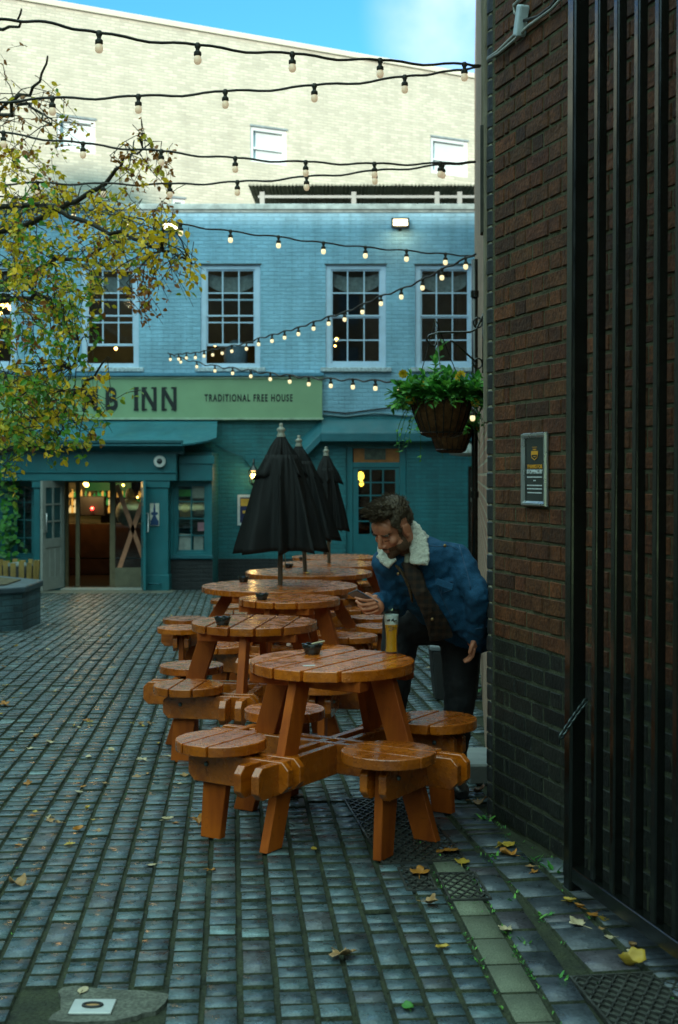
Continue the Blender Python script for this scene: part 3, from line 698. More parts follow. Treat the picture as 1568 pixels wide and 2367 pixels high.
# right hand door with transom
zd=ground(YW)-.02
w=MB(); x0,x1,z0,z1=door; w.span(x0+.004,x0+.13,YW+.08,YW+.2,zd,z1-.004); w.span(x1-.13,x1-.004,YW+.08,YW+.2,zd,z1-.004); w.span(x0+.13,x1-.13,YW+.08,YW+.2,z1-.06,z1-.004)
t0=rx(818,925,1036,1069,YW); w.span(x0+.13,x1-.13,YW+.085,YW+.2,t0[2]-.1,t0[2]); fr_=w.build('door_frame',m_tealw,pub,bevel=.006)
w=MB(); w.span(t0[0],t0[1],YW+.12,YW+.14,t0[2],t0[3]); w.build('transom_panel',nmat('orange_brown_panel',(.34,.12,.02),.5,var=.3,vs=7),fr_)
w=MB(); c=W(868,1050,YW+.115); w.span(c.x-.21,c.x+.2,c.y-.003,c.y,c.z-.11,c.z+.1); w.build('transom_picture',nmat('faded_picture',(.06,.075,.05),.5,var=.8,vs=9),fr_)
gl=rx(829,915,1086,1236,YW); 
d=MB(); X_0,X_1=x0+.134,x1-.134; zt=t0[2]-.104
d.span(X_0,gl[0],YW+.11,YW+.16,zd+.02,zt); d.span(gl[1],X_1,YW+.11,YW+.16,zd+.02,zt); d.span(gl[0],gl[1],YW+.11,YW+.16,gl[3],zt); d.span(gl[0],gl[1],YW+.11,YW+.16,zd+.02,gl[2])
for k in (1,2): x=gl[0]+(gl[1]-gl[0])*k/3; d.span(x-.013,x+.013,YW+.115,YW+.155,gl[2],gl[3])
for k in (1,2,3,4): z=gl[2]+(gl[3]-gl[2])*k/5; d.span(gl[0],gl[1],YW+.116,YW+.154,z-.012,z+.012)
d.span(gl[0]-.02,gl[1]+.02,YW+.1,YW+.11,zd+.5,zd+.53); d.span(gl[0]-.02,gl[1]+.02,YW+.1,YW+.11,zd+.12,zd+.15)
dr=d.build('door',m_tealw,pub)
d=MB(); d.add([(gl[0],YW+.14,gl[2]),(gl[1],YW+.14,gl[2]),(gl[1],YW+.14,gl[3]),(gl[0],YW+.14,gl[3])],[(0,1,2,3)]); d.build('pane',m_pane,dr)
d=MB(); d.ell(W(834,1101,YW+1.2),(.07,.06,.09)); d.ell(W(836,1118,YW+1.2),(.045,.04,.06)); d.build('yellow_lamp',emat('yellow_lamp',(.9,.55,.05),1.6),pub,smooth=True)
# hood over the right door: angled band
h=MB(); pts=[(688,1076),(742,1021),(1110,1021)]
for (xa,ya),(xb,yb) in zip(pts[:-1],pts[1:]):
    A=W(xa,ya,YW-.28);B=W(xb,yb,YW-.28); A2=W(xa,ya-20,YW-.28);B2=W(xb,yb-20,YW-.28)
    q=[A,B,B2,A2]; back=[V((p.x,YW+.02,p.z+(.0 if i<2 else .30))) for i,p in enumerate(q)]
    h.add(q+back,[(0,1,2,3),(7,6,5,4),(3,2,6,7),(0,4,5,1),(0,3,7,4),(1,5,6,2)])
h.build('door_hood',m_lead,pub,bevel=.01)
# ---- projecting front (bay) with entrance
ex=rx(-40,490,1110,1300,YB); 
rw_=rx(402,481,1116,1283,YB); lw_=rx(28,80,1116,1290,YB); en=rx(146,333,1112,1380,YB)
zb=ground(YB)-.2; ztop=W(0,1046,YB).z
wall_holes('bay_front',ex[0]-1.8,ex[1],zb,ztop,YB,.16,[rw_,lw_,(en[0],en[1],zb-.1,en[3])],m_tealw,pub)
bs=MB(); bs.span(ex[1]-.12,ex[1]-.002,YB+.16,YW-.03,zb,ztop); bs.build('bay_side',m_teal,pub)
bf=MB(); c0=rx(388,490,1294,1352,YB); bf.span(c0[0],ex[1]+.015,YB-.03,YB-.003,zb,c0[3]); bf.build('bay_plinth',m_plinth,pub)
w=sash(rw_[0]+.003,rw_[1]-.003,rw_[2]+.003,rw_[3]-.003,YB+.03,2,4,m_tealw,pub,fw=.045,gb=.018,mid=False)
s=MB(); s.span(rw_[0]-.05,ex[1]+.03,YB-.08,YB-.001,rw_[2]-.07,rw_[2]-.012); s.build('sill',m_lead,w,bevel=.006)
# papers behind the right bay window
def paper(nm,x,y,wd,ht,col,Y=YB+.12,rot=0):
    q=MB(); a=W(x-wd/2,y-ht/2,Y); b=W(x+wd/2,y+ht/2,Y); c=(a+b)/2; q.box(c,(abs(b.x-a.x),.004,abs(a.z-b.z)),Matrix.Rotation(rot,3,'Y')); return q.build(nm,nmat(nm+'_paper',col,.7,var=.25,vs=8),w)
paper('flyer',427,1140,32,16,(.05,.3,.06)); paper('flyer',460,1137,34,30,(.35,.36,.3)); paper('poster',428,1175,26,40,(.09,.06,.02)); paper('notice',428,1261,28,52,(.5,.5,.46),rot=.06); paper('notice',459,1262,22,44,(.34,.36,.33)); paper('sticker',465,1218,16,20,(.45,.2,.25)); paper('poster',460,1172,26,40,(.02,.022,.02))
q=MB(); c=W(428,1175,YB+.112); q.lathe([(.075,0),(.075,.003)],18,c,Matrix.Rotation(PI/2,3,'X')); q.build('emblem',nmat('gold_print',(.4,.24,.04),.6),w)
w2=sash(lw_[0]+.003,lw_[1]-.003,lw_[2]+.003,lw_[3]-.003,YB+.03,2,4,m_tealw,pub,fw=.04,gb=.018,mid=False)
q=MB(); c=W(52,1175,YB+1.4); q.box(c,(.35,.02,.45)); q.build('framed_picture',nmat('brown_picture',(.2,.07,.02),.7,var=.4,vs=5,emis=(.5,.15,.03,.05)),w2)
# pilasters
def pilaster(x0,x1,name='pilaster'):
    a=rx(x0,x1,1110,1372,YP+.35); zz=ground(YP)-.05; m=MB(); yy=YP+.35
    m.span(a[0],a[1],yy,YB-.001,zz,a[3]); m.span(a[0]-.03,a[1]+.03,yy-.03,YB-.002,a[3]-.14,a[3]+.02); m.span(a[0]-.02,a[1]+.02,yy-.02,YB-.002,zz,zz+.32)
    return m.build(name,m_tealw,pub,bevel=.008)
pilaster(336,389); pilaster(78,93)
# entablature
a=rx(-60,408,1050,1112,YP+.3); m=MB(); m.span(a[0],a[1],YP+.3,YB-.003,a[2],a[3]); m.span(a[0],a[1]+.02,YP+.27,YP+.3,a[2]+.14,a[2]+.165); m.build('entablature',m_tealw,pub,bevel=.006)
a=rx(409,490,1054,1112,YB); m=MB(); m.span(a[0]+.06,a[1]+.03,YB-.14,YB-.004,a[2],a[3]); m.span(a[0]+.06,a[1]+.06,YB-.17,YB-.14,a[3]-.15,a[3]); m.build('bay_entablature',m_tealw,pub,bevel=.006)
a=rx(38,420,1028,1050,YP); m=MB()
prof=[(0,0),(0,.05),(-.32,.16),(-.36,.20),(-.36,.24),(.12,.24),(.12,0)]
vs=[V((x,YP+.3+dy,a[2]+dz)) for x in (a[0]-.5,a[1]) for dy,dz in prof]; n=len(prof)
m.add(vs,[tuple(range(n)),tuple(range(2*n-1,n-1,-1))]+[(i,i+n,(i+1)%n+n,(i+1)%n) for i in range(n)]); m.build('cornice',m_teald,pub)
# sloping lead roof over the bay
m=MB(); zl=W(0,1032,YP).z+.005; zu=W(0,968,YW).z-.02
A=V((W(-200,0,YP).x,YP-.05,zl+.03)); B=V((W(420,0,YP).x,YP-.05,zl+.03)); C=V((W(503,0,YW).x,YW-.03,zu)); D=V((W(-300,0,YW).x,YW-.03,zu)); B2=V((W(490,0,YB).x+.1,YB-.2,zl+.06)); 
n=8; rows=[]
for k in range(n+1):
    t=k/n; s_=1-(1-t)**1.6; rows.append((A.lerp(D,t)+V((0,0,(zu-zl)*(s_*0)) ) , B.lerp(B2,min(1,t*3)) if t<.33 else B2.lerp(C,(t-.33)/.67)))
vs=[];
for k,(l,r_) in enumerate(rows):
    t=k/n; z=zl+.03+(zu-zl-.03)*(t**1.35); vs+=[V((l.x,l.y,z)),V((r_.x,r_.y,z))]
vs2=[p+V((0,0,-.03)) for p in vs]; L=len(vs)
fs=[(2*k,2*k+1,2*k+3,2*k+2) for k in range(n)]+[(L+2*k+2,L+2*k+3,L+2*k+1,L+2*k) for k in range(n)]+[(2*k+1,L+2*k+1,L+2*k+3,2*k+3) for k in range(n)]+[(0,L,L+1,1)]
m.add(vs+vs2,fs); m.build('bay_roof',m_lead,pub,smooth=True,auto=40)
# doors: grey leaf folded out on the left, teal leaf edge-on at the right
def leaf(A,B,zb_,zt_,mat,name,glass=True,th=.045,pull=True):
    A=V((A.x,A.y,0)); B=V((B.x,B.y,0)); d=(B-A); L=d.length; d.normalize(); nn=V((d.y,-d.x,0)); R=Matrix((d,-nn,V((0,0,1)))).transposed()
    M=Matrix.Translation(A)@R.to_4x4(); m=MB(); h=zt_-zb_
    def sp(x0,x1,z0,z1,t=th,off=0): 
        c=M@V(((x0+x1)/2,off,(z0+z1)/2)); m.box(c,(x1-x0,t,z1-z0),R)
    sw=.11; gz=zb_+h*.47
    sp(0,sw,zb_,zt_); sp(L-sw,L,zb_,zt_); sp(sw,L-sw,zt_-.12,zt_,th-.002); sp(sw,L-sw,zb_,zb_+.22,th-.002); sp(sw,L-sw,gz-.16,gz,th-.002)
    sp(sw,L-sw,zb_+.22,gz-.16,.015)
    for k in (1,2,): sp(sw+(L-2*sw)*k/3-.02,sw+(L-2*sw)*k/3+.02,zb_+.22,gz-.16,th-.012)
    for k in (1,): sp(sw+(L-2*sw)*k/2-.022,sw+(L-2*sw)*k/2+.022,gz,zt_-.12,th-.006)
    for k in (1,2): sp(sw,L-sw,gz+(zt_-.12-gz)*k/3-.015,gz+(zt_-.12-gz)*k/3+.015,th-.008)
    o=m.build(name,mat,pub)
    g_=MB(); c=M@V((L/2,0,(gz+zt_-.12)/2)); g_.box(c,(L-2*sw,.006,zt_-.12-gz),R); g_.build('pane',nmat('dim_glass',(.03,.09,.1),.1,.6,var=.2),o)
    if pull:
        hnd=MB(); q=[M@V((.05,-th/2-.004,gz+.12)),M@V((.05,-th/2-.05,gz+.12)),M@V((.05,-th/2-.05,gz+.45)),M@V((.05,-th/2-.004,gz+.45))]; hnd.tube(q,.012,8); hnd.build('handle',M_['steel'],o,smooth=True)
    return o
zdb=ground(YP)+.02; zdt=W(0,1112,YP).z
leaf(W(96,0,22.95),W(146,0,YB),zdb,zdt,m_grey,'open_door')
leaf(W(334,0,23.0),W(329,0,YB),zdb,zdt,m_tealw,'door_leaf')
# inner lobby frame and the glazed inner door crossed with tape
Yi=YB+.55; ib=ground(YB)+.0
m=MB()
for x0,x1 in ((148,158),(175,184),(254,266)):
    a=rx(x0,x1,1112,1372,Yi); m.span(a[0],a[1],Yi,Yi+.06,ib,a[3])
a=rx(148,332,1112,1116,Yi); m.span(a[0],a[1],Yi-.003,Yi+.063,a[2],a[3]+.1)
m.build('lobby_frame',nmat('lobby_paint',(.16,.13,.07),.6,var=.2),pub)
a=rx(262,333,1112,1372,Yi); m=MB(); m.span(a[0],a[1],Yi+.005,Yi+.05,ib,ib+.33); m.span(a[0]+.02,a[1],Yi+.01,Yi+.045,ib+.33,ib+.36); m.span(a[1]-.05,a[1],Yi+.004,Yi+.052,ib,a[3]); idr=m.build('inner_door',nmat('inner_door_paint',(.17,.16,.1),.6,var=.2),pub)
m=MB(); m.add([(a[0],Yi+.03,ib+.33),(a[1],Yi+.03,ib+.33),(a[1],Yi+.03,a[3]),(a[0],Yi+.03,a[3])],[(0,1,2,3)]); m.build('pane',m_pane,idr)
m=MB(); 
for (xa,ya),(xb,yb) in (((270,1122),(331,1290)),((336,1140),(268,1338))):
    m.bar(W(xa,ya,Yi+.02),W(xb,yb,Yi+.02),.004,.085,V((1,0,.35)))
m.build('crossed_tape',nmat('orange_tape',(.5,.22,.12),.6,var=.25,vs=9),idr)
m=MB(); a=rx(146,333,1366,1374,YB-.02); m.span(a[0],a[1],YB-.25,YB+.1,ground(YB)-.05,ground(YB)+.035); m.build('threshold',nmat('threshold_stone',(.3,.31,.28),.7,var=.2),pub,bevel=.008)
m=MB(); a=rx(60,400,1376,1400,YP); m.add([(a[0],YP-.5,ground(YP-.5)+.004),(a[1],YP-.5,ground(YP-.5)+.004),(a[1],YB-.25,ground(YB)+.012),(a[0],YB-.25,ground(YB)+.012)],[(0,1,2,3)]); o=m.build('entrance_apron',nmat('apron_concrete',(.13,.13,.10),.8,var=.3,vs=4,bump=.4,bs=40)); tag(o,None,None,kind='structure')

# ---- things fixed to the pub
sg=thing('pub_sign','long sage green fascia sign with black INN lettering','sign',W(373,920,YW-.15))
a=rx(-200,745,873,967,YW-.13)
m=MB(); m.span(a[0],a[1],YW-.13,YW-.02,a[2],a[3]); m.build('board',nmat('sage_green_paint',(.20,.34,.19),.5,var=.08,vs=2,rv=.08),sg)
m=MB(); m.span(a[0],a[1]+.02,YW-.155,YW-.131,a[2]-.03,a[2]+.01); m.span(a[0],a[1]+.02,YW-.155,YW-.131,a[3]-.02,a[3]+.015); m.build('trim',nmat('pale_trim',(.3,.42,.3),.5),sg)
m=MB(); m.span(a[0],a[1]+.04,YW-.2,YW-.01,a[3]+.02,a[3]+.085); m.build('flashing',nmat('blue_lead_flashing',(.06,.2,.3),.45,var=.2),sg,bevel=.008)
m_let=nmat('black_lettering',(.006,.010,.009),.4)
def let(s,xd,yd0,yd1,sx,bold):
    A=W(xd,yd1,YW-.134); hh=W(0,yd0,YW-.134).z-A.z
    return textobj('letter',s,hh/.7,Matrix.Translation(A)@Matrix.Rotation(PI/2,4,'X'),m_let,sg,sx,.012,bold)
for s,x,sx in (('L',112,.7),('A',160,.72),('M',208,.7),('B',257,.72),('I',315,.8),('N',345,.68),('N',391,.68)):
    let(s,x,896,948,sx,.018)
    if s in 'IN':   # small slab serifs
        m=MB(); 
        xs_=(x,) if s=='I' else (x-11,x+11)
        for xx in xs_:
            for yy in (897,947):
                if s=='N' and ((xx<x and yy==0)): continue
                c=W(xx,yy,YW-.14); m.span(c.x-.048,c.x+.048,YW-.147,YW-.132,c.z-.016,c.z+.016)
        m.build('serif',m_let,sg)
A=W(473,928,YW-.133); hh=W(0,912,YW-.133).z-A.z
o=textobj('small_lettering','TRADITIONAL FREE HOUSE',hh/.7,Matrix.Translation(A)@Matrix.Rotation(PI/2,4,'X'),m_let,sg,.6,.004,.006,'LEFT',1.28)
wd=(W(676,0,YW).x-W(473,0,YW).x); bb_=[v.co.x for v in o.data.vertices]; cur=max(bb_)-min(bb_); x_0=min(bb_)
for v in o.data.vertices: v.co.x=x_0+(v.co.x-x_0)*wd/cur
def flood(x,y,lab):
    t=thing('floodlight',lab,'floodlight',W(x,y,YW-.1),group='floodlights on the pub wall')
    c=W(x,y,YW-.16); R=Matrix.Rotation(-.35,3,'X')
    m=MB(); m.box(c+V((0,.03,.0)),(.34,.08,.2),R); m.bar(c+V((0,.05,-.05)),c+V((0,.17,-.12)),.06,.05); m.build('housing',M_['dark'],t,bevel=.012)
    m=MB(); m.box(c+R@V((0,-.014,0)),(.27,.012,.13),R); m.build('lamp_face',emat('flood_lamp',(1,.80,.42),2.5),t,bevel=.01)
flood(926,515,'lit floodlight high on the pub wall above the two right windows'); flood(394,523,'lit floodlight high on the pub wall just right of the autumn branches')
L=bpy.data.lights.new('floodlight_beam','AREA'); L.energy=1.0; L.size=.22; L.color=(1,.82,.5); lo=bpy.data.objects.new('floodlight_beam',L); COL.objects.link(lo); lo.location=W(926,520,YW-.24); lo.rotation_euler=(math.radians(28),0,0)
# carriage lantern
t=thing('wall_lantern','lit black carriage lantern on the teal wall left of the umbrellas','lantern',W(586,1103,YW-.2))
c=W(586,1103,YW-.22); m=MB()
m.lathe([(.085,.10),(.10,.12),(.06,.17),(.02,.22),(.015,.27)],6,c); m.lathe([(.03,-.17),(.06,-.13),(.07,-.115)],6,c)
for k in range(6):
    a=2*PI*k/6; m.bar(c+V((.068*math.cos(a),.068*math.sin(a),-.12)),c+V((.09*math.cos(a),.09*math.sin(a),.11)),.012,.012,V((0,1,.01)))
m.tube([c+V((0,0,.26)),c+V((0,.02,.33)),c+V((0,.14,.34)),c+V((0,.21,.2))],.014,6); m.build('lantern_frame',M_['black'],t)
m=MB(); m.ell(c+V((-.028,0,.02)),(.03,.03,.05),nu=10,nv=8); m.ell(c+V((.03,0,.02)),(.03,.03,.05),nu=10,nv=8); m.build('flame_bulb',emat('lantern_bulb',(1,.62,.12),4),t,smooth=True)
L=bpy.data.lights.new('lantern_light','POINT'); L.energy=2; L.color=(1,.6,.2); L.shadow_soft_size=.06; lo=bpy.data.objects.new('lantern_light',L); COL.objects.link(lo); lo.location=c+V((0,-.13,.02))
# framed poster behind the umbrella
t=thing('framed_poster','white framed dark blue poster partly hidden by the near umbrella','poster',W(572,1172,YW-.03))
a=rx(549,610,1144,1215,YW-.03); m=MB(); m.span(a[0],a[1],YW-.03,YW-.001,a[2],a[3]); m.build('frame',nmat('white_frame',(.5,.58,.6),.5),t,bevel=.004)
m=MB(); m.span(a[0]+.05,a[1]-.05,YW-.034,YW-.029,a[2]+.05,a[3]-.05); m.build('print',nmat('navy_print',(.012,.02,.08),.4,var=.3,vs=6),t)
m=MB(); c=W(565,1163,YW-.036); m.span(c.x-.07,c.x+.2,c.y-.002,c.y+.003,c.z-.06,c.z+.08); m.span(c.x-.03,c.x+.15,c.y-.002,c.y+.003,c.z-.2,c.z-.15); m.build('emblem',nmat('yellow_print',(.5,.33,.04),.5),t)
# security camera dome
t=thing('security_camera','white dome security camera on the teal entrance fascia','camera',W(370,1067,YP+.24))
c=W(370,1067,YP+.26); m=MB(); m.lathe([(.105,.06),(.105,0),(.08,-.03),(.062,-.035)],20,c,Matrix.Rotation(PI/2,3,'X')); m.build('mount',nmat('white_plastic',(.6,.62,.6),.4),t,smooth=True,auto=50)
m=MB(); m.ell(c+V((0,-.03,-.0)),(.062,.055,.062)); m.build('dome',nmat('dark_dome',(.02,.03,.035),.08,.6),t,smooth=True)
# door plaque
t=thing('door_plaque','small white and blue plaque with a blue spire motif on the door pillar','plaque',W(357,1190,YP+.33))
a=rx(347,368,1164,1216,YP+.34); yq=YP+.338; m=MB(); m.span(a[0],a[1],yq-.016,yq+.01,a[2],a[3]); m.build('plate',nmat('plaque_white',(.55,.56,.48),.4),t,bevel=.003)
m=MB(); m.span(a[0]+.008,a[1]-.008,yq-.019,yq-.015,a[2]+.01,a[2]+.1); cx=(a[0]+a[1])/2
m.lathe([(.066,0),(.066,.003)],18,(cx,yq-.016,a[2]+.22),Matrix.Rotation(PI/2,3,'X')@Matrix.Diagonal((1,.5,1)))
m.prism([(-.06,.1),(.06,.1),(.015,.2),(.02,.3),(.0,.46),(-.02,.3),(-.015,.2)],.0,.003,Matrix.Translation((cx,yq-.0165,a[2]))@Matrix.Rotation(PI/2,4,'X')); m.build('motif',nmat('plaque_blue',(.01,.05,.14),.4,var=.1),t)
m=MB(); a=W(344,1350,YP+.3); b=W(372,1350,YP+.3); m.tube([a,a+V((0,-.06,0)),b+V((0,-.06,0)),b],.015,8); m.build('boot_rail',m_lead,pub,smooth=True)
# cables along the wall
for k,(pts,lab) in enumerate((([(748,951),(800,956),(850,949),(900,943),(960,947),(1090,950)],'black cable sagging along the join of pale and teal paint'),([(748,959),(800,963),(870,955),(930,961),(1090,966)],'grey cable clipped just below the black cable on the pub wall'),([(500,1030),(530,1045),(560,1056),(577,1078)],'thin cable from the bay roof to the lit lantern'))):
    m=MB(); m.tube([W(x,y,YW-.03) for x,y in pts],.016 if k<2 else .01,6); o=m.build('wall_cable',[M_['cable'],nmat('painted_cable',(.12,.22,.25),.6),m_teald][k],smooth=True); tag(o,lab,'cable')
# green electrical post and alley lamp near the right end
t=thing('alley_lamp','grey outdoor wall lamp jutting out beside the hanging baskets','lamp',W(1080,1042,20))
c=W(1080,1040,19.5); m=MB(); m.lathe([(.03,.1),(.2,.02),(.27,-.05),(.25,-.08),(.1,-.1)],16,c); m.bar(c,c+V((.55,.3,.02)),.06,.06); m.build('shade',nmat('grey_lamp_metal',(.16,.19,.18),.5,var=.3),t,smooth=True,auto=40)
t=thing('side_door','narrow black framed door at the alley end beside the teal wall','door',W(1088,1340,24))
a=rx(1083,1104,1078,1350,24.2); m=MB(); m.span(a[0],a[0]+.05,24.2,24.3,ground(24),a[3]); m.span(a[0]+.05,a[1],24.22,24.28,a[3]-.06,a[3]); m.build('frame',M_['black'],t)
m=MB(); m.span(a[0]+.05,a[1],24.24,24.28,ground(24),a[3]-.06); m.build('leaf',nmat('grey_side_door',(.10,.13,.13),.6,var=.2),t)
m=MB(); c=W(1092,1142,24.2); m.span(c.x-.02,c.x+.05,c.y+.03,c.y+.035,c.z-.15,c.z+.12); m.build('notice',nmat('white_notice',(.45,.55,.5),.6),t)

# ---- roof terrace canopy behind the parapet
t=thing('roof_canopy','corrugated roof canopy on pale posts above the pub parapet','canopy',W(850,470,28))
A=W(596,444,28.6); 
m=MB(); n=150; x0=W(580,0,28).x; x1=W(1180,0,28).x; vs=[]
for k in range(n+1):
    x=x0+(x1-x0)*k/n; z=W(0,443,28).z+.016*math.sin(k*PI*.9)
    for y,dz in ((27.2,-.02),(31,.15)): vs.append((x,y,z+dz))
vs+=[(x,y,z-.03) for x,y,z in vs]; L=2*(n+1)
m.add(vs,[(2*k,2*k+2,2*k+3,2*k+1) for k in range(n)]+[(L+2*k+1,L+2*k+3,L+2*k+2,L+2*k) for k in range(n)]+[(2*k,L+2*k,L+2*k+2,2*k+2) for k in range(n)]); m.build('corrugated_sheet',nmat('rusty_sheet',(.14,.15,.12),.7,var=.5,vs=4),t)
m_gal=nmat('galvanised',(.16,.175,.17),.5,.5,metal=.2,var=.1)
m=MB(); zz=W(0,457,27.4).z; m.span(x0+.2,x1,27.3,27.38,zz-.028,zz+.028); m.build('rail',m_gal,t)
for xd in (607,818,1010,1062):
    m=MB(); a=W(xd,446,27.4); m.span(a.x-.05,a.x+.05,27.29,27.39,W(0,486,27).z-.3,a.z); m.build('post',m_gal,t)
m=MB(); m.span(x0+.3,x1,29.6,29.8,W(0,500,28).z,W(0,447,28).z); m.build('back_panel',nmat('dark_slat_panel',(.035,.04,.025),.8,var=.6,vs=3,stretch=(.3,1,8)),t)

# ================================================================== CREAM BUILDING behind
cbx=thing('cream_building','tall cream brick building with white windows behind the pub','building',W(550,480,33))
PA=W(-60,0,29.6); PB=W(1180,0,36.6); dirc=V((PB.x-PA.x,PB.y-PA.y,0)); LC=dirc.length; dirc.normalize(); ang=math.atan2(dirc.y,dirc.x)
nC=V((-dirc.y,dirc.x,0))
def on_c(xd,yd,off=0):
    d=W(xd,yd,1.0)-V((0,0,CH)); o=V((0,0,CH)); p0=V((PA.x,PA.y,0))-nC*off
    t_=(p0-o).dot(nC)/d.dot(nC); return o+d*t_
zTop=on_c(575,92).z
m_cream=brickmat('cream_brick',(.475,.45,.36),(.40,.38,.315),.85,var=.18,bump=.6,ax='xz',nb=.07,ms=.012)
cw=MB(); e0=V((PA.x,PA.y,0))-dirc*16; e1=V((PA.x,PA.y,0))+dirc*(LC+8)
MC=Matrix.Translation(e0)@Matrix.Rotation(ang,4,'Z'); MCi=MC.inverted(); LL=(e1-e0).length
holes=[]
for q in ((131,221,273,351),(579,663,297,378),(996,1082,322,405),(397,428,459,483)):
    a=MCi@on_c(q[0],(q[2]+q[3])/2); b=MCi@on_c(q[1],(q[2]+q[3])/2); zt=on_c((q[0]+q[1])/2,q[2]).z; zb_=on_c((q[0]+q[1])/2,q[3]).z
    holes.append((a.x,b.x,zb_,zt))
o=wall_holes('wall',0,LL,-1,zTop,0,.4,holes,m_cream,cbx)
o.parent=None; o.matrix_parent_inverse=Matrix(); o.location=e0; o.rotation_euler=(0,0,ang); adopt(o,cbx)
m_wf=nmat('white_window',(.56,.6,.6),.5,var=.04); m_bl=nmat('white_blind',(.50,.56,.57),.8,var=.08,vs=2)
def place(o): o.location=e0; o.rotation_euler=(0,0,ang); adopt(o,cbx); return o
for x0,x1,z0,z1 in holes:
    f=MB(); w_=.09
    f.span(x0,x0+w_,.03,.12,z0,z1); f.span(x1-w_,x1,.03,.12,z0,z1); f.span(x0+w_,x1-w_,.03,.12,z1-w_,z1); f.span(x0+w_,x1-w_,.03,.12,z0,z0+w_)
    if x1-x0>1: f.span(x0+w_,x1-w_,.05,.11,z0+(z1-z0)*.38,z0+(z1-z0)*.38+.05)
    wn=place(f.build('window',m_wf))
    f=MB(); f.span(x0+w_,x1-w_,.13,.15,z0+w_,z1-w_); q=f.build('blind',m_bl); q.location=e0; q.rotation_euler=(0,0,ang); adopt(q,wn)
    f=MB(); f.span(x0-.02,x1+.02,-.02,.03,z1,z1+.05); q=f.build('lintel',nmat('grey_lintel',(.2,.24,.25),.8)); q.location=e0; q.rotation_euler=(0,0,ang); adopt(q,wn)
f=MB(); f.span(-.1,LL,-.06,.5,zTop,zTop+.13); place(f.build('coping',nmat('pale_coping',(.52,.49,.4),.8,var=.06),None))
f=MB(); f.span(0,LL,.41,6,-1,zTop-.3); place(f.build('rear_block',nmat('rear_render',(.4,.36,.28),.9),None))
# wider gable on the left of the pub roofline, grey-blue render in shade
# ================================================================== ROUND PICNIC TABLES
def round_planks(mb,R,n,z0,z1,gap,seg=14):
    "n boards along local X cut to a disc"
    w=2*R/n
    for i in range(n):
        y0=-R+i*w+(gap/2 if i else 0); y1=-R+(i+1)*w-(gap/2 if i<n-1 else 0)
        y0=max(y0,-R*.9995); y1=min(y1,R*.9995)
        ysm=[y0+(y1-y0)*k/seg for k in range(seg+1)]
        poly=[(math.sqrt(max(R*R-y*y,1e-6)),y) for y in ysm]+[(-math.sqrt(max(R*R-y*y,1e-6)),y) for y in reversed(ysm)]
        mb.prism(poly,z0,z1)
def chamfer_board(mb,M,L0,L1,y,t,z0,z1,c=.035):
    "board along local x of M standing on edge, ends with cut corners"
    poly=[(L0,z0+c),(L0+c,z0),(L1-c,z0),(L1,z0+c),(L1,z1-c),(L1-c,z1),(L0+c,z1),(L0,z1-c)]
    Q=M@Matrix(((1,0,0,0),(0,0,1,0),(0,1,0,0),(0,0,0,1)))     # poly x->x, poly y->z, extrude->y
    mb.prism(poly,y-t/2,y+t/2,Q)
m_bolt=nmat('bolt',(.16,.2,.19),.35,.5,metal=.8)
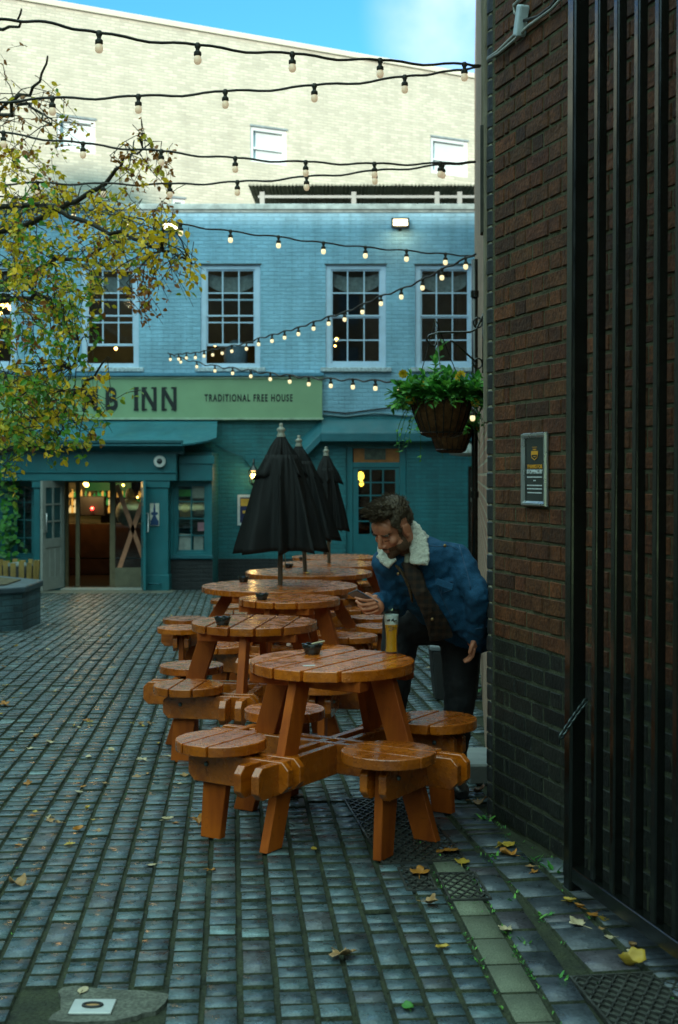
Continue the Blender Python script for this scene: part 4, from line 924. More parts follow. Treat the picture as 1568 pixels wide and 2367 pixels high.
def picnic_table(label,R,boards,arm,cr,seats,group):
    t=thing('picnic_table',label,'picnic table',(0,0,0),0,group)
    zt=.735; th=.046
    m=MB(); round_planks(m,R,boards,zt-th,zt,.013); top=m.build('tabletop',M_['wood'],t,bevel=.004,seg=2)
    for s in (-1,1):
        m=MB(); m.span(s*R*.55-.035,s*R*.55+.035,-R*.78,R*.78,zt-th-.046,zt-th-.001); m.build('batten',M_['wood_side'],t,bevel=.003)
    for k in (0,1):
        for s in (-1,1):
            m=MB(); chamfer_board(m,Matrix.Rotation(k*PI/2,4,'Z'),-arm,arm,s*.044,.038,.243+.002*k,.373+.0025*k,.03); m.build('beam',M_['wood'],t,bevel=.003)
    for k in range(4):
        MA=Matrix.Rotation(k*PI/2,4,'Z')
        for s in (-1,1):        # cross boards at right angles to the arm, carrying the seats
            Q=MA@Matrix.Translation((cr+s*.044,0,0))@Matrix.Rotation(-PI/2,4,'Z')
            m=MB(); chamfer_board(m,Q,-.11 if len(seats)==1 else -max(seats)-.13,max(seats)+.13,0,.036,.25-.002*(k%2),.379+.002*(k%2),.032); m.build('crosspiece',M_['wood'],t,bevel=.003)
        # splayed main leg between the twin boards
        A=MA@V((R*.62 if R>.5 else .255,0,zt-th-.002)); B=MA@V((cr+.03,0,0)); m=MB(); side=MA.to_3x3()@V((1,0,0))
        q=[A-side*.055,A+side*.06,B+side*.055,B-side*.055]; n_=MA.to_3x3()@V((0,.021,0))
        m.add([p-n_ for p in q]+[p+n_ for p in q],[(0,1,2,3),(7,6,5,4),(0,4,5,1),(1,5,6,2),(2,6,7,3),(3,7,4,0)]); m.build('leg',M_['wood_side'],t,bevel=.003)
        for sv in seats:
            Q=MA@Matrix.Translation((cr,0,0))@Matrix.Rotation(-PI/2,4,'Z')   # x now runs along the cross boards
            c=Q@V((sv,0,0)); MS=Matrix.Translation(c)@MA
            m=MB(); round_planks(m,.195,3,.388,.432,.009); 
            for i in range(len(m.v)): m.v[i]=tuple(MS@V(m.v[i]))
            st=m.build('seat',M_['wood'],t,bevel=.004,seg=2)
            m=MB(); d=(Q.to_3x3()@V((1,0,0))); sg=1 if sv>0 else -1
            a=Q@V((sv-sg*.0,0,.375)); b=Q@V((sv+sg*.045,0,0)); n_=Q.to_3x3()@V((0,.02,0))
            q=[a-d*.06,a+d*.075,b+d*.052,b-d*.052]
            m.add([p-n_ for p in q]+[p+n_ for p in q],[(0,1,2,3),(7,6,5,4),(0,4,5,1),(1,5,6,2),(2,6,7,3),(3,7,4,0)]); m.build('seat_leg',M_['wood_side'],t,bevel=.003)
            for s in (-1,1):
                m=MB(); p=Q@V((sv+.03,s*.063,.33)); m.ell(p,(.011,.011,.011),nu=8,nv=6); m.build('bolt',m_bolt,t,smooth=True)
    return t
GRP='round picnic tables in a row up the yard'
TS=picnic_table('nearest small round picnic table, with the pint of beer and an ashtray on it',.367,5,.655,.45,[.28],GRP)
TS.location=(-.03,5.81,0); TS.rotation_euler=(0,0,math.radians(58))
T2=copy_tree(TS); T2.location=(-.495,7.62,ground(7.62)); T2.rotation_euler=(0,0,math.radians(82)); T2['label']='second small round picnic table from the front, standing furthest left, with an ashtray on it'
T3=copy_tree(TS); T3.location=(-.36,9.45,ground(9.45)); T3.rotation_euler=(0,0,math.radians(63)); T3['label']='third small round picnic table, just in front of the big table with the near umbrella'
TL=picnic_table('first large round picnic table, its umbrella is the nearest and widest one',.65,9,.98,.80,[.33,-.33],GRP)
TL.location=(-.495,10.87,ground(10.87)); TL.rotation_euler=(0,0,math.radians(4))
T5=copy_tree(TL); T5.location=(-.31,13.35,ground(13.35)); T5.rotation_euler=(0,0,math.radians(8)); T5['label']='second large round picnic table, with yellow leaves and the half hidden middle umbrella'
T6=copy_tree(TL); T6.location=(-.10,15.9,ground(15.9)); T6.rotation_euler=(0,0,math.radians(2)); T6['label']='third large round picnic table, carrying the slim furthest umbrella'
T7=copy_tree(TL); T7.location=(-.03,18.9,ground(18.9)); T7.rotation_euler=(0,0,math.radians(6)); T7['label']='furthest large round picnic table, the last one before the pub wall'
TABLES=[TS,T2,T3,TL,T5,T6,T7]
# ashtrays
m_ash=nmat('black_glass',(.014,.016,.015),.15,.6)
def ashtray(t,xd,yd,label):
    Y=t.location.y; z=t.location.z+.735
    px=(xd/SD-CX)/F; # find the distance at which the table plane is met
    yy=(CH-z)*F/((yd/SD)-HY); yy=min(max(yy,Y-.5),Y+.5)
    p=V((px*yy,yy,z)); a=thing('ashtray',label,'ashtray',p,random.uniform(0,3),'black ashtrays on the tables')
    m=MB(); m.lathe([(.001,.001),(.034,.001),(.047,.04),(.045,.044),(.038,.042),(.032,.012),(.001,.01)],24,(0,0,0),wob=lambda an,i:1); 
    m.build('bowl',m_ash,a,smooth=True,auto=50)
    m=MB()
    for k in range(6):
        an=2*PI*k/6; m.box((.0425*math.cos(an),.0425*math.sin(an),.045),(.012,.018,.008),Matrix.Rotation(an,3,'Z'))
    m.build('rim_lugs',m_ash,a,bevel=.002)
    for c in kids(a): c.matrix_parent_inverse=Matrix()
    return a
a1=ashtray(TS,722,1512,'black ashtray holding a cigarette end on the nearest table')
ashtray(T2,515,1445,'black ashtray on the second table from the front')
ashtray(T3,606,1387,'black ashtray on the third small table, left of the umbrella pole')
ashtray(TL,563,1346,'black ashtray at the left edge of the large table with the near umbrella')
ashtray(T5,668,1312,'black ashtray on the second large table, between its left edge and the pole')
ashtray(T6,700,1289,'black ashtray on the third large table, beside the middle umbrella pole')
ashtray(T7,754,1275,'black ashtray on the furthest table')
m=MB(); p=a1.location; m.cap(p+V((.0,.0,.046)),p+V((.055,.012,.056)),.0042,.0042,8); o=m.build('cigarette_end',nmat('cigarette',(.45,.36,.22),.8),smooth=True); tag(o,'cigarette end resting on the rim of the ashtray on the nearest table','cigarette')
# pint
gz=.735; gy=(CH-gz)*F/((1511/SD)-HY); gx=(905/SD-CX)/F*gy
pt=thing('pint_glass','tall half drunk pint of golden beer on the nearest table','beer glass',(gx,gy,gz))
prof=[(.0285,0),(.0295,.004),(.0275,.03),(.027,.08),(.031,.12),(.036,.16),(.0375,.20),(.038,.222)]
m=MB(); inn=[(r-.0022,max(z,.009)) for r,z in prof[1:]]; m.lathe(prof+[(r,z) for r,z in reversed(inn)],28,(gx,gy,gz)); m.build('glass',glassmat('pint_glass_wall',(.93,.96,.95),.01,1.5),pt,smooth=True,auto=50)
def rad(z):
    for (r0,z0),(r1,z1) in zip(prof[:-1],prof[1:]):
        if z0<=z<=z1: return r0+(r1-r0)*(z-z0)/(z1-z0)
    return prof[-1][0]
zz=[.010,.03,.05,.08,.1,.12,.134]
mb_=nmat('golden_beer',(.46,.27,.012),.12,.5,var=.12,vs=20,emis=(.6,.3,.01,.03))
mb_.node_tree.nodes['Principled BSDF'].inputs['Transmission Weight'].default_value=.55
m=MB(); m.lathe([(rad(z)-.0028,z) for z in zz],24,(gx,gy,gz)); m.build('beer',mb_,pt,smooth=True,auto=50)
zz=[.1345,.15,.165,.180]; m=MB(); m.lathe([(rad(z)-.0027,z) for z in zz],24,(gx,gy,gz)); m.build('foam',nmat('beer_foam',(.72,.74,.72),.7,var=.15,vs=60,bump=.3,bs=200),pt,smooth=True,auto=50)
m=MB(); rr=random.Random(2)
for (a0,z0,w,h) in ((-2.25,.150,.012,.010),(-2.0,.150,.008,.012),(-1.62,.151,.012,.011),(-1.35,.149,.018,.008),(-2.2,.122,.02,.006),(-1.8,.118,.03,.005),(-1.5,.112,.03,.005),(-2.1,.106,.02,.004)):
    r=rad(z0)+.0004; n=5; vs=[]
    for k in range(n+1):
        an=a0+(k/n)*w/r; sl=.004*(k/n)
        vs+=[(gx+r*math.cos(an),gy+r*math.sin(an),gz+z0+sl),(gx+r*math.cos(an),gy+r*math.sin(an),gz+z0+sl+h*(.6+.4*rr.random()))]
    m.add(vs,[(2*k,2*k+2,2*k+3,2*k+1) for k in range(n)])
m.build('printed_marks',nmat('dark_print',(.02,.025,.02),.4),pt)
m=MB(); q=W(715,1536,5.62); q.z=.7362; m.box(q,(.055,.022,.0015),Matrix.Rotation(.3,3,'Z')); o=m.build('paper_scrap',nmat('wet_paper',(.5,.52,.5),.6)); tag(o,'small scrap of wet white paper in front of the ashtray on the nearest table','paper')

# ---- closed umbrellas
m_fab=nmat('black_canvas',(.007,.0078,.008),.7,.3,var=.3,vs=4,bump=.15,bs=120)
m_pole=nmat('umbrella_pole',(.07,.048,.028),.45,.5,var=.25,vs=6,stretch=(8,8,1))
m_fin=nmat('finial_paint',(.30,.30,.25),.4,.5,var=.15)
def umbrella(t,top,label,rb,seed,ztop=1.96,zb=1.03,lean=0,base=None):
    rr=random.Random(seed); b=V((t.location.x,t.location.y,t.location.z)) if base is None else V(base)
    u=thing('closed_umbrella',label,'umbrella',b,0,'closed black umbrellas through the large tables')
    ax=V((top.x-b.x,0,2.05)); ax/=ax.z
    def P(z): return V((ax.x*z,ax.y*z,z))
    m=MB(); m.tube([P(.5),P(zb+.1),P(ztop-.02)],.021,12); m.build('pole',m_pole,u,smooth=True,auto=50)
    nf=8; n=128
    ph=[rr.uniform(-.25,.25) for _ in range(nf)]; am=[rr.uniform(.7,1.5) for _ in range(nf)]
    def canopy(z0,z1,r0,r1,depth,rows,pw,hemw):
        vs=[];fs=[]
        for i in range(rows+1):
            s=i/rows
            for k in range(n):
                a=2*PI*k/n; q=(a/(2*PI)*nf)%nf; j=int(q); fr=q-j
                A=am[j]*(1-fr)+am[(j+1)%nf]*fr
                fold=abs(math.sin(PI*(fr+.16*math.sin(2*PI*fr))))           # 1 at mid panel (tucked in), 0 at rib
                r=r0+(r1-r0)*s**pw
                r*= (1-depth*(s**.6)*fold**.8*A) 
                r+= .014*s*math.sin(a*3+seed)+.007*s*math.sin(a*11+seed*2+3*s)+.004*math.sin(a*23+9*s+seed)
                z=z0+(z1-z0)*s - hemw*s**3*(1-fold)*A
                p=P(z); vs.append((p.x+r*math.cos(a+.25*s*fold),p.y+r*math.sin(a+.25*s*fold),z))
        for i in range(rows):
            for k in range(n): k2=(k+1)%n; fs.append((i*n+k,i*n+k2,(i+1)*n+k2,(i+1)*n+k))
        m=MB(); m.add(vs,fs); return m
    c=canopy(ztop-.16,zb+.03,.10*rb/.42+.03,rb,.46,20,.85,.022).build('canopy',m_fab,u,smooth=True)
    so_=c.modifiers.new('thick','SOLIDIFY'); so_.thickness=.006
    c=canopy(ztop-.01,ztop-.32,.035,.13+.26*rb,.46,8,.95,.035).build('top_skirt',m_fab,u,smooth=True)
    so_=c.modifiers.new('thick','SOLIDIFY'); so_.thickness=.006
    m=MB(); p=P(ztop); m.lathe([(.03,-.02),(.036,.0),(.03,.015),(.026,.03),(.036,.045),(.036,.058),(.02,.07),(.014,.08),(.018,.092),(.013,.103),(.002,.106)],16,p); m.build('finial',m_fin,u,smooth=True,auto=60)
    m=MB(); p=P(zb+.02); m.tube([p+V((.03,-.03,0)),p+V((.045,-.04,-.08)),p+V((.03,-.03,-.16))],.004,5); m.build('tie_cord',nmat('cord',(.25,.2,.1),.8),u)
    for ch in kids(u): ch.matrix_parent_inverse=Matrix()
    return u
umbrella(TL,W(650,1000,10.87),'near closed black umbrella, the widest, with a spreading two tier canopy',.405,3,ztop=1.985,zb=1.0)
umbrella(T5,W(691,1020,13.4),'middle closed black umbrella, mostly hidden behind the near one',.40,5,ztop=2.03,zb=1.05)
umbrella(T6,W(754,1036,15.9),'slim furthest closed black umbrella, right of the other two',.255,8,ztop=2.06,zb=1.12,base=(-.1,15.9,ground(15.9)))
# ================================================================== MAN bending over the table with a phone
from mathutils import noise as mnoise
m_skin=nmat('skin',(.40,.145,.075),.5,.4,var=.15,vs=30,bump=.08,bs=150)
m_skin.node_tree.nodes['Principled BSDF'].inputs['Subsurface Weight'].default_value=.08
m_skin.node_tree.nodes['Principled BSDF'].inputs['Subsurface Radius'].default_value=(.01,.004,.002)
m_beard=nmat('beard_stubble',(.085,.042,.022),.75,.3,var=.5,vs=140)
m_brow=nmat('eyebrow',(.04,.022,.012),.8,.3,var=.3,vs=100)
m_lip=nmat('lip',(.30,.10,.06),.5,.4,var=.1)
m_hair=nmat('brown_hair',(.030,.018,.009),.6,.4,var=.6,vs=18,col2=(.085,.055,.028),stretch=(6,1,6),bump=.4,bs=60)
m_denim=nmat('blue_denim',(.007,.046,.098),.85,.25,var=.35,vs=34,bump=.7,bs=15,fine=260,col2=(.011,.064,.130))
m_fleece=nmat('cream_fleece',(.50,.48,.40),.95,.2,var=.2,vs=50,bump=1.0,bs=130,sheen=.3)
m_lining=nmat('tan_fleece',(.13,.10,.06),.95,.2,var=.3,vs=60,bump=.8,bs=120)
m_trouser=nmat('black_trousers',(.009,.010,.011),.8,.3,var=.4,vs=12,bump=.3,bs=30)
m_shoe=nmat('black_leather',(.012,.013,.014),.35,.5)
def plaid(name):
    m,nt,ns,ln=newmat(name); out=N(ns,'ShaderNodeOutputMaterial'); p=N(ns,'ShaderNodeBsdfPrincipled'); ln.new(p.outputs[0],out.inputs[0])
    tc=N(ns,'ShaderNodeTexCoord'); cols=[]
    for d,sc in (('X',34),('Z',34)):
        w=N(ns,'ShaderNodeTexWave',wave_type='BANDS',bands_direction=d); w.inputs['Scale'].default_value=sc/6.28*1.6; ln.new(tc.outputs['Object'],w.inputs[0]); r=N(ns,'ShaderNodeValToRGB'); r.color_ramp.elements[0].position=.55; r.color_ramp.elements[0].color=(.007,.0045,.0025,1); r.color_ramp.elements[1].position=.62; r.color_ramp.elements[1].color=(.034,.016,.006,1); ln.new(w.outputs[0],r.inputs[0]); cols.append(r.outputs[0])
    mx=N(ns,'ShaderNodeMix',data_type='RGBA'); mx.inputs[0].default_value=.5; ln.new(cols[0],mx.inputs[6]); ln.new(cols[1],mx.inputs[7]); ln.new(mx.outputs[2],p.inputs['Base Color']); p.inputs['Roughness'].default_value=.85; return m
m_plaid=plaid('brown_plaid')
# joints
PEL=V((.49,6.40,.87)); HL=V((.315,6.42,.84)); HR=V((.595,6.40,.84))
KL=V((.262,6.44,.46)); AL=V((.225,6.60,.085)); KR=V((.595,6.40,.46)); AR=V((.565,6.46,.085))
SL=V((.225,6.02,1.155)); EL=V((.272,6.17,.935)); WL=V((.168,6.00,.982))
SR=V((.550,6.09,1.165)); ER=V((.642,6.00,1.00)); WR=V((.640,6.11,.83))
CHEST=V((.405,6.11,1.14)); NECK=V((.345,6.02,1.215))
O=W(911,1222,5.93)
f0=V((-.77,-.64,0)).normalized(); pit=math.radians(36); fwd=f0*math.cos(pit)-V((0,0,1))*math.sin(pit); up=f0*math.sin(pit)+V((0,0,1))*math.cos(pit); rgt=fwd.cross(up)
RH=Matrix((rgt,fwd,up)).transposed()@Matrix.Rotation(math.radians(-4),3,'Y')
def H(x,y,z): return O+RH@V((x,y,z))
b=MB()
# trunk and legs (under the clothes)
ra=V((.97,.22,.03)).normalized(); ta=(CHEST-PEL).normalized(); fa=ra.cross(ta).normalized(); fa=-fa if fa.y>0 else fa
b.loft([(PEL-ta*.08,ra*.10,fa*.06),(PEL,ra*.12,fa*.07),(PEL.lerp(CHEST,.45),ra*.125,fa*.075),(CHEST,ra*.165,fa*.1),(CHEST+ta*.09,ra*.12,fa*.07),(NECK,ra*.06,fa*.055)],18)
b.chain([HL,KL,AL],[.085,.055,.038]); b.chain([HR,KR,AR],[.085,.055,.038])
b.cap(AL,AL+V((-.05,-.12,-.05)),.035,.03); b.cap(AR,AR+V((.02,-.13,-.05)),.035,.03)
b.chain([SL,EL,WL],[.055,.042,.028]); b.chain([SR,ER,WR],[.055,.042,.028])
b.cap(CHEST+ta*.05,SL,.06,.055); b.cap(CHEST+ta*.05,SR,.06,.055)
# neck and head
b.cap(NECK,H(0,-.015,-.05),.058,.052); b.cap(NECK,H(0,.02,-.07),.05,.045)
b.ell(H(0,-.012,.035),(.074,.096,.088),RH); b.ell(H(0,.028,-.025),(.060,.072,.082),RH); b.ell(H(0,.055,-.075),(.040,.040,.036),RH); b.ell(H(0,.078,-.093),(.022,.02,.02),RH)
b.ell(H(0,.06,.045),(.058,.035,.05),RH)
for s in (-1,1):
    b.ell(H(s*.042,.066,-.014),(.022,.022,.02),RH); b.ell(H(s*.052,.02,-.06),(.018,.05,.035),RH)
    b.ell(H(s*.079,.002,.0),(.008,.016,.029),RH@Matrix.Rotation(s*.3,3,'Z')); b.ell(H(s*.088,-.006,.005),(.006,.016,.027),RH@Matrix.Rotation(s*.5,3,'Z')); b.ell(H(s*.083,.004,-.024),(.006,.009,.010),RH)
    b.ell(H(s*.031,.083,.026),(.024,.011,.008),RH); b.ell(H(s*.030,.080,.006),(.014,.011,.009),RH)
    b.ell(H(s*.011,.103,-.026),(.009,.011,.008),RH)
b.chain([H(0,.092,.022),H(0,.106,.0),H(0,.114,-.019)],[.009,.0105,.012]); b.ell(H(0,.093,-.049),(.024,.011,.007),RH); b.ell(H(0,.091,-.060),(.021,.012,.008),RH)
b.ell(H(0,.088,-.036),(.028,.012,.012),RH)
# hands: image-left hand wraps the phone
def wp(x,y,Y): return W(x,y,Y)
palm=wp(872,1404,5.97); b.cap(WL,palm,.027,.026); b.ell(palm,(.034,.03,.036)); b.cap(palm,wp(852,1412,5.945),.026,.022)
fs_=[((862,1388,5.928),(836,1387,5.900),(822,1382,5.912),.0072),((868,1396,5.925),(836,1399,5.895),(824,1391,5.905),.0076),((872,1404,5.925),(840,1410,5.895),(829,1401,5.902),.0074),((874,1412,5.93),(848,1420,5.903),(838,1412,5.905),.0066)]
for p0,p1,p2,r in fs_:
    a,c,d=wp(*p0),wp(*p1),wp(*p2); mid=a.lerp(c,.5)+V((0,-.006,-.003)); b.chain([palm.lerp(a,.5),a,mid,c,d],[.011,r*1.08,r*1.02,r*.98,r*.8],10)
b.chain([palm,wp(872,1392,5.965),wp(858,1379,5.975),wp(848,1374,5.972)],[.016,.0125,.0105,.009],10)
# image-right hand hangs beside the thigh, fingers slightly curled
pr=WR+V((-.006,.02,-.055)); b.cap(WR,pr,.026,.03); b.ell(pr,(.022,.036,.042))
for k,dy in enumerate((-.028,-.010,.009,.026)):
    a=pr+V((0,dy,-.035)); c=a+V((-.008,.004,-.032)); d=c+V((-.018,.004,-.020)); e=d+V((-.014,0,-.006)); b.chain([a,c,d,e],[.0098,.0092,.0085,.0075],9)
b.chain([pr+V((0,-.028,.01)),pr+V((-.014,-.044,-.02)),pr+V((-.022,-.046,-.045))],[.0125,.0105,.009],9)
me=fuse(b,'person',.0032,2,.4)
# skin regions: beard, brows, lips
RHi=RH.transposed(); 
for m_ in (m_skin,m_beard,m_brow,m_lip): me.materials.append(m_)
for p in me.polygons:
    q=RHi@(p.center-O)
    if abs(q.x)<.1 and -.03<q.y<.14 and -.13<q.z<.07:
        jaw=-.030-.25*max(0,(.045-q.y)) + (.5*max(0,.03-q.y) if False else 0)
        side=(.038<abs(q.x)<.0745 and .012<q.y<.062 and q.z<.02 and q.z>-.11)
        front=(q.z<-.031 and q.y>.03)
        nz=mnoise.noise(p.center*160)*.004
        if (side and q.y+nz<.034) or (front and q.z+nz<-.040) or (q.z<-.065 and q.y>0): p.material_index=1
        if abs(q.x)<.021 and -.064<q.z<-.047 and q.y>.094: p.material_index=3
        if .012<abs(q.x)<.052 and .022<q.z+nz*.5-.12*abs(abs(q.x)-.03)<.033 and q.y>.06: p.material_index=2
        if .017<abs(q.x)<.044 and -.004<q.z<.0005 and q.y>.072: p.material_index=2
person=bpy.data.objects.new('person',me); COL.objects.link(person); tag(person,'bearded man in blue denim jacket bending over the table, looking at his phone','person')
def skinned(mb,name,mat,vox,sm=2,noise_amp=0,noise_sc=20,fac=.5):
    me=fuse(mb,name,vox,sm,fac)
    if noise_amp:
        nn=[v.normal.copy() for v in me.vertices]
        for v,n_ in zip(me.vertices,nn):
            v.co+=n_*(mnoise.noise(v.co*noise_sc)+.5*mnoise.noise(v.co*noise_sc*2.3+V((3,1,2))))*noise_amp
    return meshobj(name,me,mat,person)
# hair
h=MB(); h.ell(H(0,-.03,.075),(.079,.088,.070),RH); h.ell(H(0,-.055,.03),(.075,.058,.066),RH); h.ell(H(0,.03,.112),(.060,.056,.030),RH)
for s in (-1,1): h.ell(H(s*.066,.022,.064),(.013,.032,.030),RH); h.ell(H(s*.070,.026,.026),(.006,.010,.024),RH)
rr=random.Random(9)
for k in range(150):
    x=rr.uniform(-.058,.058); y=rr.uniform(-.09,.066); z=.145-.55*(abs(x)**2)/.06-max(0,-y-.02)*.55-max(0,y-.03)*.25+rr.uniform(-.012,.0)
    d=V((rr.gauss(0,.012),.026+rr.gauss(0,.01),.012+.012*(y>.0)+rr.gauss(0,.006))); a=H(x,y,z); h.cap(a,a+RH@d,.0065,.0028,6)
hair=skinned(h,'hair',m_hair,.0035,1,.002,110)
hs=MB(); cen=O+RH@V((0,-.02,.05))
for v in random.Random(4).sample(list(hair.data.vertices),min(1500,len(hair.data.vertices))):
    q=RHi@(v.co-O)
    if q.z<.03 and q.y>.0 and abs(q.x)<.06: continue
    n_=RH@V((q.x,q.y+.02,q.z-.04)).normalized(); top=max(0,min(1,(q.z-.06)/.07))
    d=(n_*(.35+.3*top)+RH@V((rr.gauss(0,.25),.75*top-.25*(1-top)+rr.gauss(0,.2),.35*top-.8*(1-top)+rr.gauss(0,.2)))).normalized(); L=.008+.020*top*rr.uniform(.5,1.2)
    hs.tube([v.co-n_*.003,v.co+d*L*.5+n_*.0015,v.co+d*L],[.0013,.0011,.0005],3,cap=False)
meshobj('hair_strands',hs.mesh('hair_strands'),m_hair,hair)
# jacket
j=MB()
j.loft([(PEL+V((.055,-.03,-.03)),V((.200,.045,-.090)),fa*.160),(PEL+V((.035,-.03,.035)),V((.210,.045,-.06)),fa*.165),(PEL.lerp(CHEST,.5)+V((.01,0,0)),ra*.200,fa*.138),(CHEST,ra*.200,fa*.128),(CHEST+ta*.06,ra*.182,fa*.105),(CHEST+ta*.105,ra*.135,fa*.085),(NECK+ta*.01,ra*.085,fa*.075)],26,p=.85)
j.cap(CHEST+ta*.055-ra*.06,SL,.078,.072); j.cap(CHEST+ta*.055+ra*.06,SR,.082,.076)
j.chain([SL,EL,WL.lerp(EL,.12)],[.070,.056,.044],14); j.chain([SR,ER,WR.lerp(ER,-.22)],[.074,.060,.046],14)
# hanging front flap on the right
j.loft([(W(1010,1345,6.02),V((.10,.02,.02)),V((.01,.04,.01))),(W(1045,1410,6.06),V((.115,.02,.01)),V((0,.035,.01))),(W(1072,1450,6.10),V((.075,.01,0)),V((0,.03,0))),(W(1088,1484,6.12),V((.022,0,0)),V((0,.018,0)))],16)
jk=skinned(j,'jacket',m_denim,.006,3,.0095,16)
# collar of cream fleece
c=MB()
def strip(mb,pts,ws,th,nrm):
    st=[]
    for i,p in enumerate(pts):
        d=(pts[min(i+1,len(pts)-1)]-pts[max(i-1,0)]).normalized(); a=d.cross(nrm).normalized(); st.append((p,a*ws[i],nrm.normalized()*th))
    mb.loft(st,14,p=.6)
nf=V((-.15,-.95,.12))
strip(c,[W(936,1204,6.035),W(955,1222,5.985),W(967,1250,5.945),W(971,1280,5.918),W(969,1306,5.905)],[.022,.036,.044,.046,.042],.016,nf)
strip(c,[W(880,1276,5.985),W(893,1290,5.945),W(908,1305,5.925)],[.03,.036,.028],.015,nf)
c.chain([W(936,1206,6.04),NECK+V((.06,.09,.035)),NECK+V((-.03,.105,.04)),W(884,1272,6.0)],[.026,.03,.03,.024])
skinned(c,'fleece_collar',m_fleece,.006,2,.005,60)
# plaid shirt seen in the opening
c=MB(); strip(c,[W(940,1296,5.965),W(958,1330,5.955),W(974,1372,5.965),W(995,1410,6.0),W(1012,1445,6.05),W(1022,1479,6.11)],[.030,.040,.036,.042,.052,.058],.024,nf); skinned(c,'plaid_shirt',m_plaid,.006,2,.003,40)
c=MB(); strip(c,[W(936,1262,5.99),W(944,1285,5.955),W(940,1302,5.945)],[.014,.018,.012],.010,nf); skinned(c,'shirt_collar',nmat('pale_shirt_collar',(.18,.17,.12),.9,var=.4,vs=60),.004,1)
# trousers
t_=MB(); t_.ell(PEL+V((-.03,0,-.03)),(.205,.125,.115)); t_.chain([HL,KL,AL],[.098,.080,.062],14); t_.chain([HR+V((.005,0,0)),KR,AR],[.112,.078,.060],14)
t_.cap(HL+V((0,0,-.01)),HR+V((0,0,-.01)),.105,.115); skinned(t_,'trousers',m_trouser,.008,3,.006,20)
# shoes
for A,dx,dy in ((AL,-.04,-.17),(AR,.03,-.18)):
    s=MB(); g=ground(A.y); d=V((dx,dy,0)); sidev=V((-d.y,d.x,0)).normalized()
    s.loft([(V((A.x,A.y+.055,.045)),sidev*.030,V((0,0,.038))),(V((A.x,A.y,.055)),sidev*.042,V((0,0,.052))),(V((A.x,A.y,.045))+d*.4,sidev*.046,V((0,0,.042))),(V((A.x,A.y,.036))+d*.8,sidev*.047,V((0,0,.032))),(V((A.x,A.y,.028))+d*1.1,sidev*.026,V((0,0,.022)))],16,p=.75)
    s.cap(A,A+V((0,0,.05)),.045,.05)
    for i in range(len(s.v)): x,y,z=s.v[i]; s.v[i]=(x,y,z+g)
    skinned(s,'shoe',m_shoe,.005,2)
# jacket details
m_seam=nmat('denim_seam',(.016,.055,.11),.8)
c=MB(); c.box(W(1028,1352,5.942),(.085,.010,.034),Matrix.Rotation(.35,3,'Y')@Matrix.Rotation(-.2,3,'X')); c.build('pocket_flap',m_denim,person,bevel=.004)
from mathutils.bvhtree import BVHTree
bvh=BVHTree.FromPolygons([v.co for v in jk.data.vertices],[tuple(p.vertices) for p in jk.data.polygons])
def seam(pts,r=.0028):
    q=[]
    for (x0,y0),(x1,y1) in zip(pts[:-1],pts[1:]):
        for k in range(5):
            x=x0+(x1-x0)*k/5; y=y0+(y1-y0)*k/5; d=(W(x,y,1.0)-V((0,0,CH))).normalized(); hit=bvh.ray_cast(V((0,0,CH)),d)
            if hit[0] is not None: q.append(hit[0]+hit[1]*.0006)
    if len(q)>2: m=MB(); m.tube(q,r,6); m.build('seam',m_seam,person,smooth=True)
seam([(990,1262),(1012,1264),(1040,1262),(1065,1275)]); seam([(1062,1262),(1070,1290),(1082,1330),(1090,1370)]); seam([(1000,1312),(1010,1350),(1030,1400),(1060,1455)],.0022)
seam([(1018,1352),(1046,1345),(1050,1362),(1022,1372),(1018,1352)],.0024); seam([(884,1300),(905,1312),(922,1330)]); seam([(1098,1455),(1118,1452),(1134,1447)],.003); seam([(872,1380),(880,1392),(884,1406)],.003)
q=[]
for x,y in ((914,1306),(922,1314),(930,1324),(937,1336),(943,1350),(948,1364),(951,1378),(953,1392)):
    d=(W(x,y,1.0)-V((0,0,CH))).normalized(); hit=bvh.ray_cast(V((0,0,CH)),d)
    if hit[0] is not None: q.append(hit[0]+V((0,.001,0)))
if len(q)>2:
    c=MB(); c.tube(q,[.006]+[.0085]*(len(q)-2)+[.006],8); skinned(c,'fleece_lining',m_lining,.0035,1,.002,90)
c=MB()
for x,y,Y in ((1029,1262,5.985),(1000,1432,5.99),(921,1327,5.93)): c.ell(W(x,y,Y),(.008,.006,.008),nu=10,nv=7)
c.build('button',nmat('brass_button',(.22,.13,.05),.4,.5,metal=.6),person,smooth=True)
# phone held in the hand
a=V((.115,.055,-.070)).normalized(); nr=V((.30,.55,.78)); nr=(nr-a*nr.dot(a)).normalized(); bvec=nr.cross(a); RP=Matrix((a,bvec,nr)).transposed()
pc=W(843,1385,5.955)
ph=thing('phone','dark mobile phone held tilted in the bending man\'s hand','phone',pc)
m=MB(); m.box(pc,(.148,.072,.008),RP); m.build('body',nmat('phone_case',(.06,.055,.06),.25,.5),ph,bevel=.0035,seg=3)
m=MB(); m.box(pc+nr*.0045,(.138,.066,.001),RP); m.build('screen',nmat('phone_screen',(.02,.025,.03),.08,.6,emis=(.3,.45,.6,.15)),ph)
